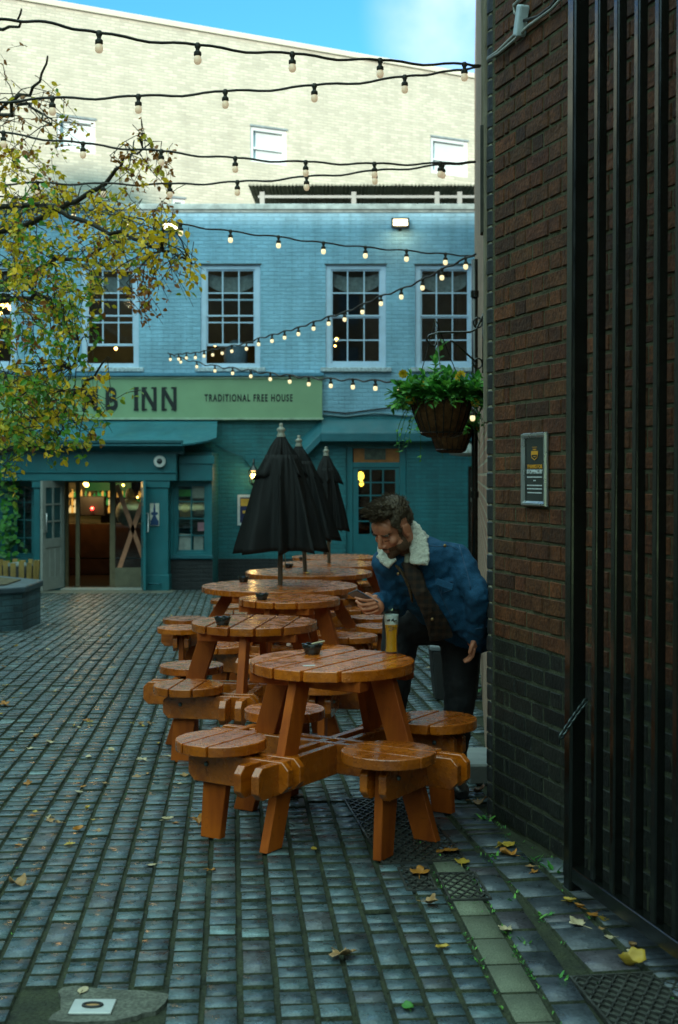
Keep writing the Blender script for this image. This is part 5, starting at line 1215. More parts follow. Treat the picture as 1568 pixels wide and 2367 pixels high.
# ================================================================== STRING LIGHTS
m_holder=nmat('lampholder',(.020,.018,.010),.6)
m_lampA=emat('opal_bulb',(1,.78,.5),.10,(.62,.52,.36)); m_lampB=emat('opal_bulb_lit',(1,.80,.42),.32,(.7,.6,.4))
def string(label,bulbs,ends,Y0,Y1,mat,ext0=None,size=1.0,name='string_light'):
    "bulbs: list of photo places; distance runs evenly from Y0 to Y1 along the string"
    x0,x1=bulbs[0][0],bulbs[-1][0]
    def Yat(x): 
        s=(x-x0)/(x1-x0); iv=(1/Y0)*(1-s)+(1/Y1)*s; return 1/iv
    t=thing(name,label,'string lights',W(bulbs[0][0],bulbs[0][1],Y0),group='festoon lights across the yard')
    rr=random.Random(len(bulbs)*7+int(x0))
    P=[W(x,y,Yat(x)) for x,y in bulbs]
    pts=[]
    seq=[W(x,y,Yat(x)) for x,y in ends[0]]+P+[W(x,y,Yat(x)) for x,y in ends[1]]
    for i in range(len(seq)-1):
        a,b=seq[i],seq[i+1]; L=(b-a).length
        for k in range(8):
            s=k/8; p=a.lerp(b,s); sag=.018*L*(4*s*(1-s)); p=p-V((0,0,sag-.012*math.sin(s*2*PI*1.5)*min(1,L))); pts.append(p)
    pts.append(seq[-1])
    m=MB(); m.tube(pts,.0085*size,6); m.build('cable',M_['cable'],t,smooth=True)
    for p in P:
        h=MB(); h.lathe([(.012,.012),(.016,.006),(.018,-.012),(.012,-.022),(.012,-.034),(.022,-.042),(.023,-.060),(.019,-.066)],12,p); ho=h.build('lampholder',m_holder,t,smooth=True,auto=40)
        q=MB(); q.lathe([(.016,-.062),(.021,-.072),(.0235,-.085),(.022,-.100),(.015,-.111),(.004,-.115)],12,p); q.build('bulb',mat,ho,smooth=True)
string('topmost string of bulbs against the sky edge of the cream wall',[(229,76),(457,104),(676,124),(879,139),(1074,148)],([(-60,38),(0,44),(104,50)],[(1112,152)]),7.3,8.6,m_lampA)
string('second string of bulbs from the top, rising to the right across the cream wall',[(-80,236),(121,226),(320,222),(521,211),(727,197),(936,177)],([(-200,238)],[(1040,164),(1110,154)]),8.2,8.8,m_lampA)
string('third string of bulbs, just across the row of white cream wall windows',[(8,306),(192,331),(373,349),(544,365),(707,374),(866,378),(1018,377)],([(-120,300)],[(1100,374)]),9.6,10.2,m_lampA)
string('fourth string of bulbs, crossing below the white windows and meeting the third at the right',[(-60,425),(86,422),(239,424),(393,425),(549,420),(709,408),(867,394),(1024,380)],([(-200,430)],[(1100,375)]),10.6,10.4,m_lampA)
string('fifth string of glowing bulbs, running down to the right over the pale blue wall',[(34,458),(170,479),(298,502),(418,518),(533,534),(644,547),(748,561),(845,571),(940,579),(1030,587)],([(-100,440)],[(1098,592)]),11.8,13.2,m_lampB)
string('sixth string of glowing bulbs, climbing steeply to the right past the upper windows',[(394,820),(413,819),(431,816),(452,815),(472,811),(492,808),(514,804),(536,799),(570,793),(598,782),(629,774),(658,766),(690,757),(725,744),(760,732),(797,722),(838,704),(881,684),(928,668),(977,646),(1022,622),(1077,596)],([(388,816)],[(1100,588)]),23.5,12.6,m_lampB,size=1.2)
string('lowest string of glowing bulbs, sagging along the top of the green pub sign',[(418,826),(455,836),(497,845),(538,850),(580,856),(625,862),(670,867),(714,872),(765,875),(816,877),(868,879),(922,881),(978,890),(1035,910),(1093,944)],([(394,818)],[(1118,960)]),23.5,11.5,m_lampB,size=1.2)

# ================================================================== LEAVES
def leafmesh(mb,p,d,n,L,wd,mi,fold=.25):
    d=d.normalized(); s=d.cross(n)
    if s.length<1e-3: s=V((1,0,0))
    s.normalize(); n=s.cross(d)
    mb.add([p,p+d*L*.35+s*wd*.5+n*fold*wd,p+d*L*.75+s*wd*.36+n*fold*wd*.8,p+d*L,p+d*L*.75-s*wd*.36+n*fold*wd*.8,p+d*L*.35-s*wd*.5+n*fold*wd,p+d*L*.5],[(0,6,5),(0,1,6),(1,2,6),(2,3,6),(3,4,6),(4,5,6)],mi)
def leafmat(name,c,tr=.35,var=.3):
    m=nmat(name,c,.5,.4,var=var,vs=5); nt=m.node_tree; p=nt.nodes['Principled BSDF']; out=[n for n in nt.nodes if n.type=='OUTPUT_MATERIAL'][0]
    t=nt.nodes.new('ShaderNodeBsdfTranslucent'); t.inputs[0].default_value=(c[0]*1.3,c[1]*1.3,c[2],1); mx=nt.nodes.new('ShaderNodeMixShader'); mx.inputs[0].default_value=tr
    nt.links.new(p.outputs[0],mx.inputs[1]); nt.links.new(t.outputs[0],mx.inputs[2]); nt.links.new(mx.outputs[0],out.inputs[0]); return m
LM=[leafmat('leaf_yellow',(.72,.48,.02)),leafmat('leaf_olive',(.44,.36,.02)),leafmat('leaf_green',(.08,.24,.025)),leafmat('leaf_brown',(.26,.095,.015)),leafmat('leaf_lime',(.2,.29,.02))]
m_bark=nmat('bark',(.030,.026,.017),.85,.3,var=.4,vs=8,bump=.5,bs=40)
tree=thing('autumn_tree','autumn tree with yellow and green leaves reaching in from the left','tree',(-4.85,15.4,.2))
TR=V((-4.85,15.4,0))
m=MB(); m.tube([TR+V((0,0,.1)),TR+V((.03,-.05,1.2)),TR+V((-.05,.0,2.6)),TR+V((0,-.2,4.2)),TR+V((-.1,-.4,6.0)),TR+V((0,-.5,7.5))],[.21,.17,.15,.12,.08,.03],12); m.build('trunk',m_bark,tree,smooth=True)
limbs=[]
def limb(start,pts,r0,r1=.008):
    P=[start]+[W(*q) for q in pts]; 
    Q=[]
    rr=random.Random(int(pts[0][1]))
    for i in range(len(P)-1):
        for k in range(4):
            s=k/4; Q.append(P[i].lerp(P[i+1],s)+V((rr.gauss(0,.015),rr.gauss(0,.03),rr.gauss(0,.015))))
    Q.append(P[-1]); n=len(Q); m=MB(); m.tube(Q,[r0+(r1-r0)*(i/(n-1))**.7 for i in range(n)],7); m.build('branch',m_bark,tree,smooth=True); limbs.append(Q)
limb(TR+V((0,-.2,3.0)),[(-60,690,13),(30,640,12.3),(110,610,11.8),(200,600,11.3),(290,545,11)],.055)
limb(TR+V((0,-.3,4.2)),[(-50,560,12.5),(60,520,11.8),(160,470,11.2),(250,420,10.8),(285,365,10.6),(330,345,10.5)],.05)
limb(TR+V((0,-.1,2.2)),[(-60,1010,12.5),(60,975,12),(140,950,11.6),(190,900,11.3),(240,835,11)],.05)
limb(TR+V((0,-.1,1.9)),[(-50,1060,12.2),(40,1040,11.8),(105,1020,11.5),(150,1000,11.2)],.03)
limb(TR+V((0,-.2,3.4)),[(-60,730,12.4),(20,690,11.8),(90,680,11.4),(150,740,11),(185,800,10.9),(165,850,10.8)],.04)
limb(TR+V((0,-.4,5.4)),[(-60,300,12),(20,260,11.5),(80,200,11.2),(110,130,11)],.04)
limb(TR+V((0,-.4,5.0)),[(-70,330,12),(30,235,11.6),(70,240,11.3),(120,290,11)],.03)
limb(TR+V((0,-.3,4.6)),[(-50,480,11.8),(100,480,11.2),(230,520,10.8),(330,560,10.6),(400,585,10.5),(445,610,10.4)],.035)
limb(TR+V((0,-.2,2.7)),[(-60,860,11.8),(40,880,11.4),(120,905,11.2),(200,915,11)],.03)
limb(TR+V((0,-.5,6.2)),[(-90,120,11.5),(-20,60,11),(40,60,10.8),(50,20,10.7)],.03)
rl=random.Random(21)
blobs=[ # x,y,rx,ry,Y0,Y1,twigs,leaves per twig,colour weights, droop
 (110,560,185,135,9.8,13,125,11,(6,3.5,1,1.6,1),.5),(45,430,120,90,9.8,13,60,9,(5,3,1,1.5,.5),.4),(290,510,110,75,9.8,12,52,9,(6,3,.5,1,.5),.5),
 (395,600,62,60,9.8,11,26,7,(6,2,.3,1,.4),.9),(340,665,38,60,9.8,11,16,9,(0,.3,0,6,0),1.0),(100,700,135,95,9.8,12.5,66,10,(2,3,4,1.4,2),.6),
 (170,790,62,70,9.8,11.5,24,9,(1,2,5,1,2),.7),(62,935,125,72,9.8,12.5,98,11,(3,3,4,.6,4),.5),(215,905,62,58,9.8,11.5,15,9,(7,1.5,1,.3,2),.6),
 (110,1000,115,42,10,12,44,9,(2,2,4,.4,3),.5),(70,300,120,120,10,12.5,42,6,(1.5,2,.2,4,.2),.4),(20,170,70,120,10,12,18,3,(.5,.5,0,4,0),.4),
 (330,360,75,45,9.8,11,24,8,(1.5,1,0,5,0),.8),(15,1080,32,50,10.5,11.5,14,8,(.5,1,5,.3,2),.7),(70,745,55,75,9.8,11,14,8,(0,.5,.5,5,0),1.0),(40,845,90,70,10,12,30,9,(2,2,3,.6,3),.5),(45,640,90,120,10.5,13,50,10,(3,3,3,1,1),.5),(390,455,14,30,10.4,10.8,4,7,(.3,.3,0,6,0),1.0)]
fo=[MB() for _ in range(4)]; tw=MB()
allp=[p for L in limbs for p in L]
for bi,(x,y,rx_,ry_,Y0,Y1,nt_,nl,wts,dr) in enumerate(blobs):
    nt_=int(nt_*.88)
    for k in range(nt_):
        while True:
            u,v=rl.uniform(-1,1),rl.uniform(-1,1)
            if u*u+v*v<1: break
        p=W(x+u*rx_,y+v*ry_,rl.uniform(Y0,Y1))
        L=rl.uniform(.22,.5); d=V((rl.gauss(.35,.5),rl.gauss(-.15,.6),rl.gauss(-dr*.6,.3))).normalized()
        pts=[p-d*L*.5]; 
        for s in range(1,5): d=(d+V((0,0,-.22*dr))+V((rl.gauss(0,.12),rl.gauss(0,.12),rl.gauss(0,.1)))).normalized(); pts.append(pts[-1]+d*L/4)
        # join the twig to the nearest limb
        if rl.random()<.45:
            q=min(allp,key=lambda a:(a-pts[0]).length_squared)
            if (q-pts[0]).length<.75:
                mid=q.lerp(pts[0],.5)+V((rl.gauss(0,.05),rl.gauss(0,.05),rl.uniform(.0,.12))); m2=q.lerp(mid,.5)+V((0,0,.03)); tw.tube([q,m2,mid,pts[0]],[.0055,.005,.0042,.0035],4,cap=False)
        tw.tube(pts,[.0035,.003,.0025,.002,.0015],4,cap=False)
        main=rl.choices(range(5),wts)[0]
        for i in range(nl+rl.randint(-2,3)):
            s=rl.random()*3.99; j=int(s); q=pts[j].lerp(pts[j+1],s-j)+V((rl.gauss(0,.02),rl.gauss(0,.02),rl.gauss(0,.02)))
            ld=V((rl.gauss(0,1),rl.gauss(0,1),rl.gauss(-.7,.6))); ln_=V((rl.gauss(0,.6),rl.gauss(-.3,.6),rl.gauss(.7,.4)))
            mi=main if rl.random()<.65 else rl.choices(range(5),wts)[0]; sz=rl.uniform(.036,.066)*(1.1 if mi!=3 else .95)
            leafmesh(fo[bi%4],q,ld,ln_,sz,sz*rl.uniform(.55,.75),mi,rl.uniform(.05,.35))
for q in fo: q.build('foliage',LM,tree)
tw.build('twigs',m_bark,tree)
# brick planter at the tree's foot
pl=thing('brick_planter','octagonal blue painted brick planter with a dark coping at the left edge','planter',(-4.72,15.4,ground(15.4)))
oc=[(1.17*math.cos(a+PI/8),1.17*math.sin(a+PI/8)) for a in np.linspace(0,2*PI,9)[:-1]]
m=MB(); m.prism(oc,-.1,.44,Matrix.Translation((-4.72,15.4,ground(15.4)))); m.build('brick_ring',brickmat('planter_brick',(.045,.105,.125),(.035,.08,.095),.7,var=.35,bump=.9,nb=.4),pl)
oc2=[(x*1.03,y*1.03) for x,y in oc]; m=MB(); m.prism(oc2,.44,.52,Matrix.Translation((-4.72,15.4,ground(15.4)))); m.build('coping',nmat('dark_coping',(.035,.06,.075),.45,.5,var=.4,vs=5,bump=.3),pl,bevel=.02,seg=2)
m=MB(); m.prism([(x*.8,y*.8) for x,y in oc],.5,.535,Matrix.Translation((-4.72,15.4,ground(15.4)))); m.build('soil',nmat('soil',(.05,.045,.03),.95,col2=(.09,.075,.03),vs=12,bump=1),pl)
# slatted tub by the entrance
sb=thing('slatted_tub','yellow wood slatted tub standing left of the pub entrance','tub',W(40,1345,22))
c=W(42,1340,22); c.z=ground(22)
m=MB()
for k in range(16):
    a=2*PI*k/16; r=.32; p=c+V((r*math.cos(a),r*math.sin(a),.0)); q=c+V((r*1.1*math.cos(a),r*1.1*math.sin(a),.58+.02*math.sin(k*3))); m.bar(p,q,.085,.02,V((math.cos(a),math.sin(a),0)))
m.build('slats',nmat('pale_slat_wood',(.27,.18,.05),.7,var=.25,vs=6),sb)
m=MB(); m.lathe([(.27,0),(.30,.5)],20,c); m.build('liner',M_['dark'],sb,smooth=True)
m=MB(); m.lathe([(.28,.49),(.2,.53),(.1,.55),(.02,.56)],14,c,wob=lambda a,i:1+.15*math.sin(a*4+i*2))
m.build('contents',nmat('tub_rubbish',(.10,.12,.11),.8,var=.6,vs=6),sb,smooth=True)

# ================================================================== HANGING BASKETS
m_coir=nmat('coir_liner',(.075,.034,.011),.95,.2,var=.5,vs=25,bump=1,bs=90)
GL=[leafmat('basket_green',(.05,.23,.03),.25),leafmat('basket_light_green',(.13,.36,.05),.25),leafmat('basket_dark_green',(.025,.12,.025),.2)]
m_flow=leafmat('yellow_flower',(.55,.38,.02),.2,.15)
def basket(label,c,R,Hh,seed,nl,bracket=None,chains=True):
    rr=random.Random(seed); b=thing('hanging_basket',label,'hanging basket',c,0,'hanging baskets on the brick wall')
    m=MB(); m.lathe([(R*.42,-Hh),(R*.62,-Hh*.93),(R*.85,-Hh*.45),(R,0),(R*.9,.0),(R*.6,-.06)],40,c,wob=lambda a,i:1+.03*math.sin(a*20)); m.build('coir_liner',m_coir,b,smooth=True)
    m=MB()
    for k in range(20):
        a=2*PI*k/20; m.tube([c+V((r*1.015*math.cos(a),r*1.015*math.sin(a),z)) for r,z in ((R,0),(R*.85,-Hh*.45),(R*.62,-Hh*.93),(R*.42,-Hh))],.0035,5)
    for r,z in ((R,0),(R*.66,-Hh*.88)): m.tube([c+V((r*1.02*math.cos(a),r*1.02*math.sin(a),z)) for a in np.linspace(0,2*PI,33)],.004,5)
    m.build('wire_frame',M_['black'],b)
    fo=MB()
    def stem(p,d,L,n,dr,s0,s1):
        pts=[p]; 
        for s in range(6): d=(d+V((rr.gauss(0,.1),rr.gauss(0,.1),-dr))).normalized(); pts.append(pts[-1]+d*L/6)
        fo.tube(pts,.0022,4,mi=2,cap=False)
        for i in range(n):
            s=rr.uniform(.3,5.99); j=int(s); q=pts[j].lerp(pts[j+1],s-j); side=V((rr.gauss(0,1),rr.gauss(0,1),rr.gauss(.2,.5)))
            sz=rr.uniform(s0,s1); leafmesh(fo,q,side+d*.8,V((rr.gauss(0,.4),rr.gauss(-.3,.4),1)),sz,sz*.52,rr.choices((0,1,2),(5,2.2,2.5))[0],.2)
    for k in range(nl):
        a=rr.uniform(0,2*PI); r=R*math.sqrt(rr.random())*.9; p=c+V((r*math.cos(a),r*math.sin(a),-.01)); o=rr.uniform(.2,1.0)
        stem(p,V((math.cos(a)*o,math.sin(a)*o,rr.uniform(.5,1.1))),rr.uniform(.09,.20),18,.10,.045,.078)
    for k in range(int(nl*.25)):
        a=rr.uniform(0,2*PI); p=c+V((R*.95*math.cos(a),R*.95*math.sin(a),.02)); stem(p,V((math.cos(a),math.sin(a),.3)),rr.uniform(.10,.19),12,.25,.038,.062)
    for k in range(int(nl*.05)):
        a=rr.uniform(0,2*PI); p=c+V((R*math.cos(a),R*math.sin(a),-.01)); stem(p,V((math.cos(a)*.5,math.sin(a)*.5,-.4)),rr.uniform(.3,.48),13,.3,.018,.032)
    if bracket: stem(c+V((-.06,-.03,.05)),V((0,0,1)),.36,30,-.02,.05,.065)
    fo.build('foliage',GL,b)
    for k in range(6):
        a=rr.uniform(0,2*PI); p=c+V((R*1.25*math.cos(a),-abs(R*1.05*math.sin(a)),rr.uniform(-.03,.17))); m=MB()
        nrm=V((rr.gauss(0,.3),-1,rr.gauss(.3,.3))).normalized(); t1=nrm.cross(V((0,0,1))).normalized(); t2=nrm.cross(t1)
        for ring,(q,sz) in enumerate(((9,.034),(7,.023),(5,.013))):
            for i in range(q):
                an=2*PI*i/q+ring; d=(t1*math.cos(an)+t2*math.sin(an)+nrm*(.25+.5*ring)); leafmesh(m,p+nrm*.004*ring,d,nrm,sz,sz*.7,0,.1)
        m.build('flower',m_flow,b)
    m=MB(); topp=c+V((-.04,0,.52 if chains else .4))
    for k in range(3): a=2*PI*k/3+.5; m.tube([c+V((R*math.cos(a),R*math.sin(a),0)),topp],.003,5)
    m.build('chain',M_['black'],b)
    if bracket:
        m=MB(); A=bracket
        sx=A.x-topp.x
        m.tube([V((A.x+.03,A.y,A.z+.10)),V((A.x-.01,A.y,A.z+.02)),V((A.x-.05,A.y,A.z)),V((topp.x+.02,topp.y,A.z-.003)),V((topp.x-.04,topp.y,A.z-.02)),V((topp.x-.055,topp.y,A.z-.05)),V((topp.x-.03,topp.y,A.z-.085)),V((topp.x,topp.y,A.z-.088)),V((topp.x+.012,topp.y,A.z-.06))],.0075,7)
        m.tube([V((A.x-.0,A.y,A.z-.20)),V((topp.x+.11,topp.y,A.z-.06)),V((topp.x+.095,topp.y,A.z-.055))],.0065,6)
        for z in (-.20,.06): m.tube([V((A.x+.028*math.cos(a)-.0,A.y,A.z+z+.032*math.sin(a))) for a in np.linspace(0,2*PI,17)],.006,6)
        m.tube([V((A.x+.035,A.y,A.z+.12)),V((A.x+.035,A.y,A.z-.26))],.008,6)
        m.build('bracket',M_['black'],b,smooth=True)
    return b
c1=W(1021,926,8.3); basket('near hanging basket with lush green plants and yellow flowers on a scrolled bracket',c1,.20,.235,4,150,bracket=W(1105,768,8.3))
c2=W(1043,985,12.0); basket('further hanging basket, lower and half hidden below the near basket',c2,.21,.25,6,80,chains=True)

# ================================================================== SMALL THINGS ON THE GROUND
st=thing('door_step','low pale concrete step against the wall beside the man','step',(.73,6.75,0))
m=MB(); m.span(.66,.84,6.62,7.05,-.02,.085); m.build('slab',nmat('pale_step',(.2,.22,.21),.6,.4,var=.2,vs=6,rv=.15),st,bevel=.01)
bx=thing('black_bin','low black rubbish bin standing behind the man\'s leg by the wall','bin',(.86,9.6,ground(9.6)))
m=MB(); g=ground(9.6); m.add([(.70,9.4,g),(1.0,9.4,g),(1.0,9.75,g),(.70,9.75,g),(.67,9.38,g+.36),(1.03,9.38,g+.36),(1.03,9.78,g+.36),(.67,9.78,g+.36)],[(3,2,1,0),(4,5,6,7),(0,1,5,4),(1,2,6,5),(2,3,7,6),(3,0,4,7)]); m.build('body',M_['dark'],bx,bevel=.015,seg=2)
m=MB(); m.span(.655,1.045,9.365,9.795,g+.361,g+.40); m.build('lid',nmat('grey_lid',(.12,.14,.15),.4,var=.2),bx,bevel=.012,seg=2)
# fallen leaves
FM=[leafmat('fallen_tan',(.34,.19,.075),.1,.35),leafmat('fallen_yellow',(.42,.27,.03),.1,.3),leafmat('fallen_orange',(.38,.15,.02),.1,.35),leafmat('fallen_pale',(.46,.37,.22),.1,.25),leafmat('fallen_green',(.06,.22,.03),.15,.2),leafmat('fallen_brown',(.13,.05,.015),.1,.4)]
def groundpt(xd,yd):
    "where the photo ray meets the paving"
    d=W(xd,yd,1.0)-V((0,0,CH)); y=5.0
    for _ in range(40): y=(CH-ground(y))/(-d.z)
    return V((d.x*y,y,ground(y)))
def leafshape(seed,size,curl,kind):
    "dry lobed leaf, curled"
    rr=random.Random(seed); m=MB(); n=30
    lob=5 if kind=='maple' else 0
    rings=4; vs=[V((0,0,0))]
    for ring in range(1,rings+1):
        for k in range(n):
            a=2*PI*k/n
            if lob: r=.55+.45*abs(math.cos(2.5*(a-PI/2)))**.8; r*= (.75+.25*math.sin(a) if True else 1); r+=.05*math.sin(a*13+seed)
            else: r=.95*(1-.42*abs(math.cos(a)))+.04*math.sin(a*9+seed)
            r*=ring/rings; vs.append(V((r*math.cos(a),r*math.sin(a),0)))
    ax=rr.uniform(0,PI); cx,sx=math.cos(ax),math.sin(ax)
    out=[]
    for p in vs:
        u=p.x*cx+p.y*sx; v=-p.x*sx+p.y*cx
        z=curl*(.55*u*u+.25*v*v)+.10*curl*math.sin(3*u+seed)*math.cos(4*v)+.06*math.sin(7*p.x+seed)*curl
        sh=1-.25*curl*abs(u); out.append(V(((u*cx*sh-v*sx),(u*sx*sh+v*cx),z))*size*.5)
    zm=min(p.z for p in out); out=[V((p.x,p.y,p.z-zm+.002)) for p in out]
    fs=[(0,1+k,1+(k+1)%n) for k in range(n)]
    for ring in range(rings-1):
        o=1+ring*n; fs+=[(o+k,o+n+k,o+n+(k+1)%n,o+(k+1)%n) for k in range(n)]
    m.add(out,fs); z0=out[0].z
    m.tube([V((0,0,z0)),V((0,-.25*size,z0+.003)),V((.04*size,-.62*size,.004))],.0012,4)
    return m
def fallen(xd,yd,size,mi,curl,kind,label,rz=None,tilt=0,group=None,p=None):
    rr=random.Random(int(xd*7+yd)); m=leafshape(int(xd+yd),size,curl,kind); o=m.build('fallen_leaf',FM[mi],smooth=True)
    o.location=(groundpt(xd,yd) if p is None else p)+V((0,0,.002)); o.rotation_euler=(tilt,rr.uniform(-.1,.1),rr.uniform(0,6.28) if rz is None else rz)
    s=o.modifiers.new('thick','SOLIDIFY'); s.thickness=.0012; tag(o,label,'fallen leaf',group or 'leaves fallen on the paving'); return o
for i,(x,y,s,mi,cu,k,lab) in enumerate([
 (790,2213,.125,0,.9,'maple','large tan curled leaf lying alone in the middle of the near paving'),
 (943,2331,.062,4,.5,'oval','bright green leaf at the bottom of the picture left of the concrete strip'),
 (1462,2236,.125,1,1.6,'oval','large rolled yellow leaf near the gate above the bottom right iron cover'),
 (1338,2142,.09,3,.7,'maple','pale cream leaf with a thin stalk on the dark paving left of the gate rail'),
 (1170,2152,.075,3,.6,'maple','pale leaf just right of the concrete strip'),
 (992,2092,.085,0,1.3,'maple','crumpled tan leaf beside the left edge of the concrete strip'),
 (1022,2194,.05,1,.8,'oval','small yellow leaf in a joint left of the concrete strip'),
 (970,2024,.10,2,.8,'maple','orange leaf on the left small iron cover'),
 (1068,1998,.085,1,.5,'maple','yellow green toothed leaf on the right small iron cover'),
 (1040,1970,.14,2,.5,'maple','big flat orange brown leaf at the foot of the nearest table'),
 (1170,1960,.09,1,1.5,'oval','curled yellow leaf by the wall corner, upper of a pair'),
 (1176,1978,.09,2,1.5,'oval','curled orange leaf by the wall corner, lower of a pair'),
 (486,2016,.05,2,1.0,'maple','small orange leaf on the paving left of the nearest table legs'),
 (462,1906,.09,2,1.3,'maple','crumpled orange leaf beside the front left seat leg'),
 (456,1804,.095,0,1.2,'maple','tan leaf below the front left stool of the nearest table'),
 (40,2048,.10,0,1.6,'oval','rolled brown leaf at the left edge of the near paving'),
 (349,2003,.045,3,.5,'oval','tiny pale leaf on the paving below the left stools'),
 (192,2293,.055,3,.4,'oval','pale flat leaf on the mortar patch behind the square plate'),
 (726,1964,.045,1,.3,'oval','small bright yellow leaf between the table legs'),
 (1104,1836,.12,5,1.6,'maple','dark brown curled leaf by the wall near the man\'s shoe'),
 (1108,1858,.12,0,1.2,'maple','tan torn leaf on the ridged paving beside the wall'),
 (1126,1775,.10,2,1.8,'oval','orange leaf standing up against the wall corner'),
 (12,1632,.10,2,.8,'maple','orange leaf at the left edge halfway up the yard'),
 (118,1720,.085,3,.9,'maple','pale leaf on the paving left of the second table'),
 (350,1676,.08,0,1.1,'maple','tan leaf beside the seat leg of the second table'),
 (330,1760,.085,3,.5,'maple','whitish flat leaf left of the front stool'),
 (205,1752,.06,3,.5,'oval','pale oval leaf in the open paving on the left'),
 (1235,2020,.05,2,.8,'maple','orange leaf at the foot of the black brick wall'),
 (1020,1572,.10,1,.6,'oval','yellow leaf on the mossy paving behind the man'),
 (990,1545,.07,3,.5,'oval','pale leaf on the mossy paving between the man\'s legs')]):
    fallen(x,y,s,mi,cu,k,lab)
rf=random.Random(77)
glab=['small yellow leaf scattered on the brick paving','small orange leaf scattered on the brick paving','small pale leaf scattered on the brick paving','small tan leaf scattered on the brick paving']
def clear(p):
    for t in TABLES:
        if (V((p.x,p.y))-V((t.location.x,t.location.y))).length<.3: return False
    return not rightofwall(p+V((.06,0,0)))
pool=[leafshape(200+i,.055,rf.uniform(.3,1.3),rf.choice(('maple','oval'))) for i in range(8)]
pm=[[None]*4 for _ in range(8)]
cnt=0
while cnt<165:
    r=rf.random()
    if r<.62: x,y=rf.uniform(0,460),1400+rf.random()**1.3*560
    elif r<.82: x,y=rf.uniform(0,700),rf.uniform(1390,1480)
    elif r<.94: x,y=rf.uniform(930,1130),rf.uniform(1480,1760)
    else:
        s=rf.random(); x,y=1140+s*330+rf.gauss(0,14),1905+s*290+rf.uniform(0,40)
    p=groundpt(x,y)
    if not clear(p) or p.y>24: continue
    k=rf.randrange(8); c=rf.choices(range(4),(4,2,3,3))[0]
    if pm[k][c] is None:
        o=pool[k].build('fallen_leaf',FM[(1,2,3,0)[c]],smooth=True); pm[k][c]=o
    else: o=pm[k][c].copy(); COL.objects.link(o)
    o.location=p+V((0,0,.002)); o.rotation_euler=(rf.gauss(0,.1),rf.gauss(0,.1),rf.uniform(0,6.28)); sc=rf.uniform(.55,1.25); o.scale=(sc,sc,sc)
    tag(o,glab[c],'fallen leaf','small leaves scattered over the yard'); cnt+=1
# leaves lying on the second large table
for x,y,mi in ((770,1323,1),(714,1327,1)):
    t=T5; z=t.location.z+.737; Yy=(CH-z)*F/((y/SD)-HY); fallen(x,y,.085,mi,.5,'maple','bright yellow leaf lying on the second large table' if x>750 else 'yellow leaf at the foot of the umbrella pole on the second large table',p=V(((x/SD-CX)/F*Yy,Yy,z)))
# weeds and moss in the joints
wd=MB(); rw2=random.Random(31)
def tuft(p,s,n):
    for k in range(n):
        a=rw2.uniform(0,2*PI); leafmesh(wd,p+V((rw2.gauss(0,s*.3),rw2.gauss(0,s*.3),-.006)),V((math.cos(a),math.sin(a),rw2.uniform(.3,1.2))),V((0,0,1)),s*rw2.uniform(.5,1.2),s*.3,rw2.choice((0,1,2)),.1)
for x,y,s,n in ((1300,2262,.035,7),(1472,2062,.06,7),(1130,1895,.05,9),(1150,1985,.04,7),(1262,2120,.04,8),(1180,2080,.03,6),(1220,2180,.03,7),(1095,1560,.06,8),(1105,1600,.06,8),(985,1520,.04,7),(1240,1990,.05,8),(1275,2010,.05,8)): tuft(groundpt(x,y),s,n)
for k in range(130):
    r=rw2.random()
    if r<.5: v=rw2.uniform(0,2.2); q=PX*(bo+rw2.choice((-.07,.07)))+PD*(3.3+v)
    elif r<.8: q=q0+QX*(rw2.randrange(4)*.185-.02)+QD*rw2.uniform(-.8,1.6)
    else: q=C0+WD*rw2.uniform(0,2.2)+WN*rw2.uniform(.02,.06)
    tuft(V((q.x,q.y,ground(q.y))),rw2.uniform(.010,.022),4)
for k in range(500):
    kx=rw2.randrange(0,40); q=PX*(bo-.084-kx*.117+rw2.gauss(0,.006))+PD*rw2.uniform(3.4,14); 
    if clear(q): tuft(V((q.x,q.y,ground(q.y)-.004)),rw2.uniform(.006,.013),3)
o=wd.build('weeds',GL); tag(o,None,None,kind='stuff')
# ivy left of the entrance
iv=thing('ivy','dark green climbing plant on the wall at the far left of the entrance','climbing plant',W(15,1340,23.6)); m=MB()
for k in range(170):
    x=rl.gauss(18,16); y=rl.uniform(1090,1350); p=W(x,y,23.55+rl.uniform(-.1,.08)); leafmesh(m,p,V((rl.gauss(0,1),-.3,rl.gauss(-.5,.6))),V((0,-1,.3)),.11,.09,rl.choice((0,0,2)),.1)
m.build('foliage',GL,iv)
# a few bare twigs of a taller tree hanging into the top left corner
# ================================================================== CAMERA, LIGHT, SKY
cam=bpy.data.cameras.new('camera'); co=bpy.data.objects.new('camera',cam); COL.objects.link(co); scene.camera=co
co.location=(0,0,CH); co.rotation_euler=(PI/2,0,0)
cam.sensor_fit='VERTICAL'; cam.sensor_height=36; cam.lens=F/1024*36; cam.shift_y=-(512-HY)/1024; cam.clip_end=500; cam.clip_start=.05
cam.dof.use_dof=True; cam.dof.focus_distance=6.1; cam.dof.aperture_fstop=4.5
SUN_EL=math.radians(9); SUN_AZ=math.radians(200)     # compass style: 0 = +Y, clockwise; sun stands behind the camera, a little to the left
sd=V((math.sin(SUN_AZ)*math.cos(SUN_EL),math.cos(SUN_AZ)*math.cos(SUN_EL),math.sin(SUN_EL)))   # towards the sun
S=bpy.data.lights.new('sun','SUN'); S.energy=2.0; S.angle=math.radians(.5); S.color=(1,.92,.76)
so=bpy.data.objects.new('sun',S); COL.objects.link(so); so.rotation_euler=(-sd).to_track_quat('-Z','Y').to_euler()
world=bpy.data.worlds.new('World'); scene.world=world; world.use_nodes=True
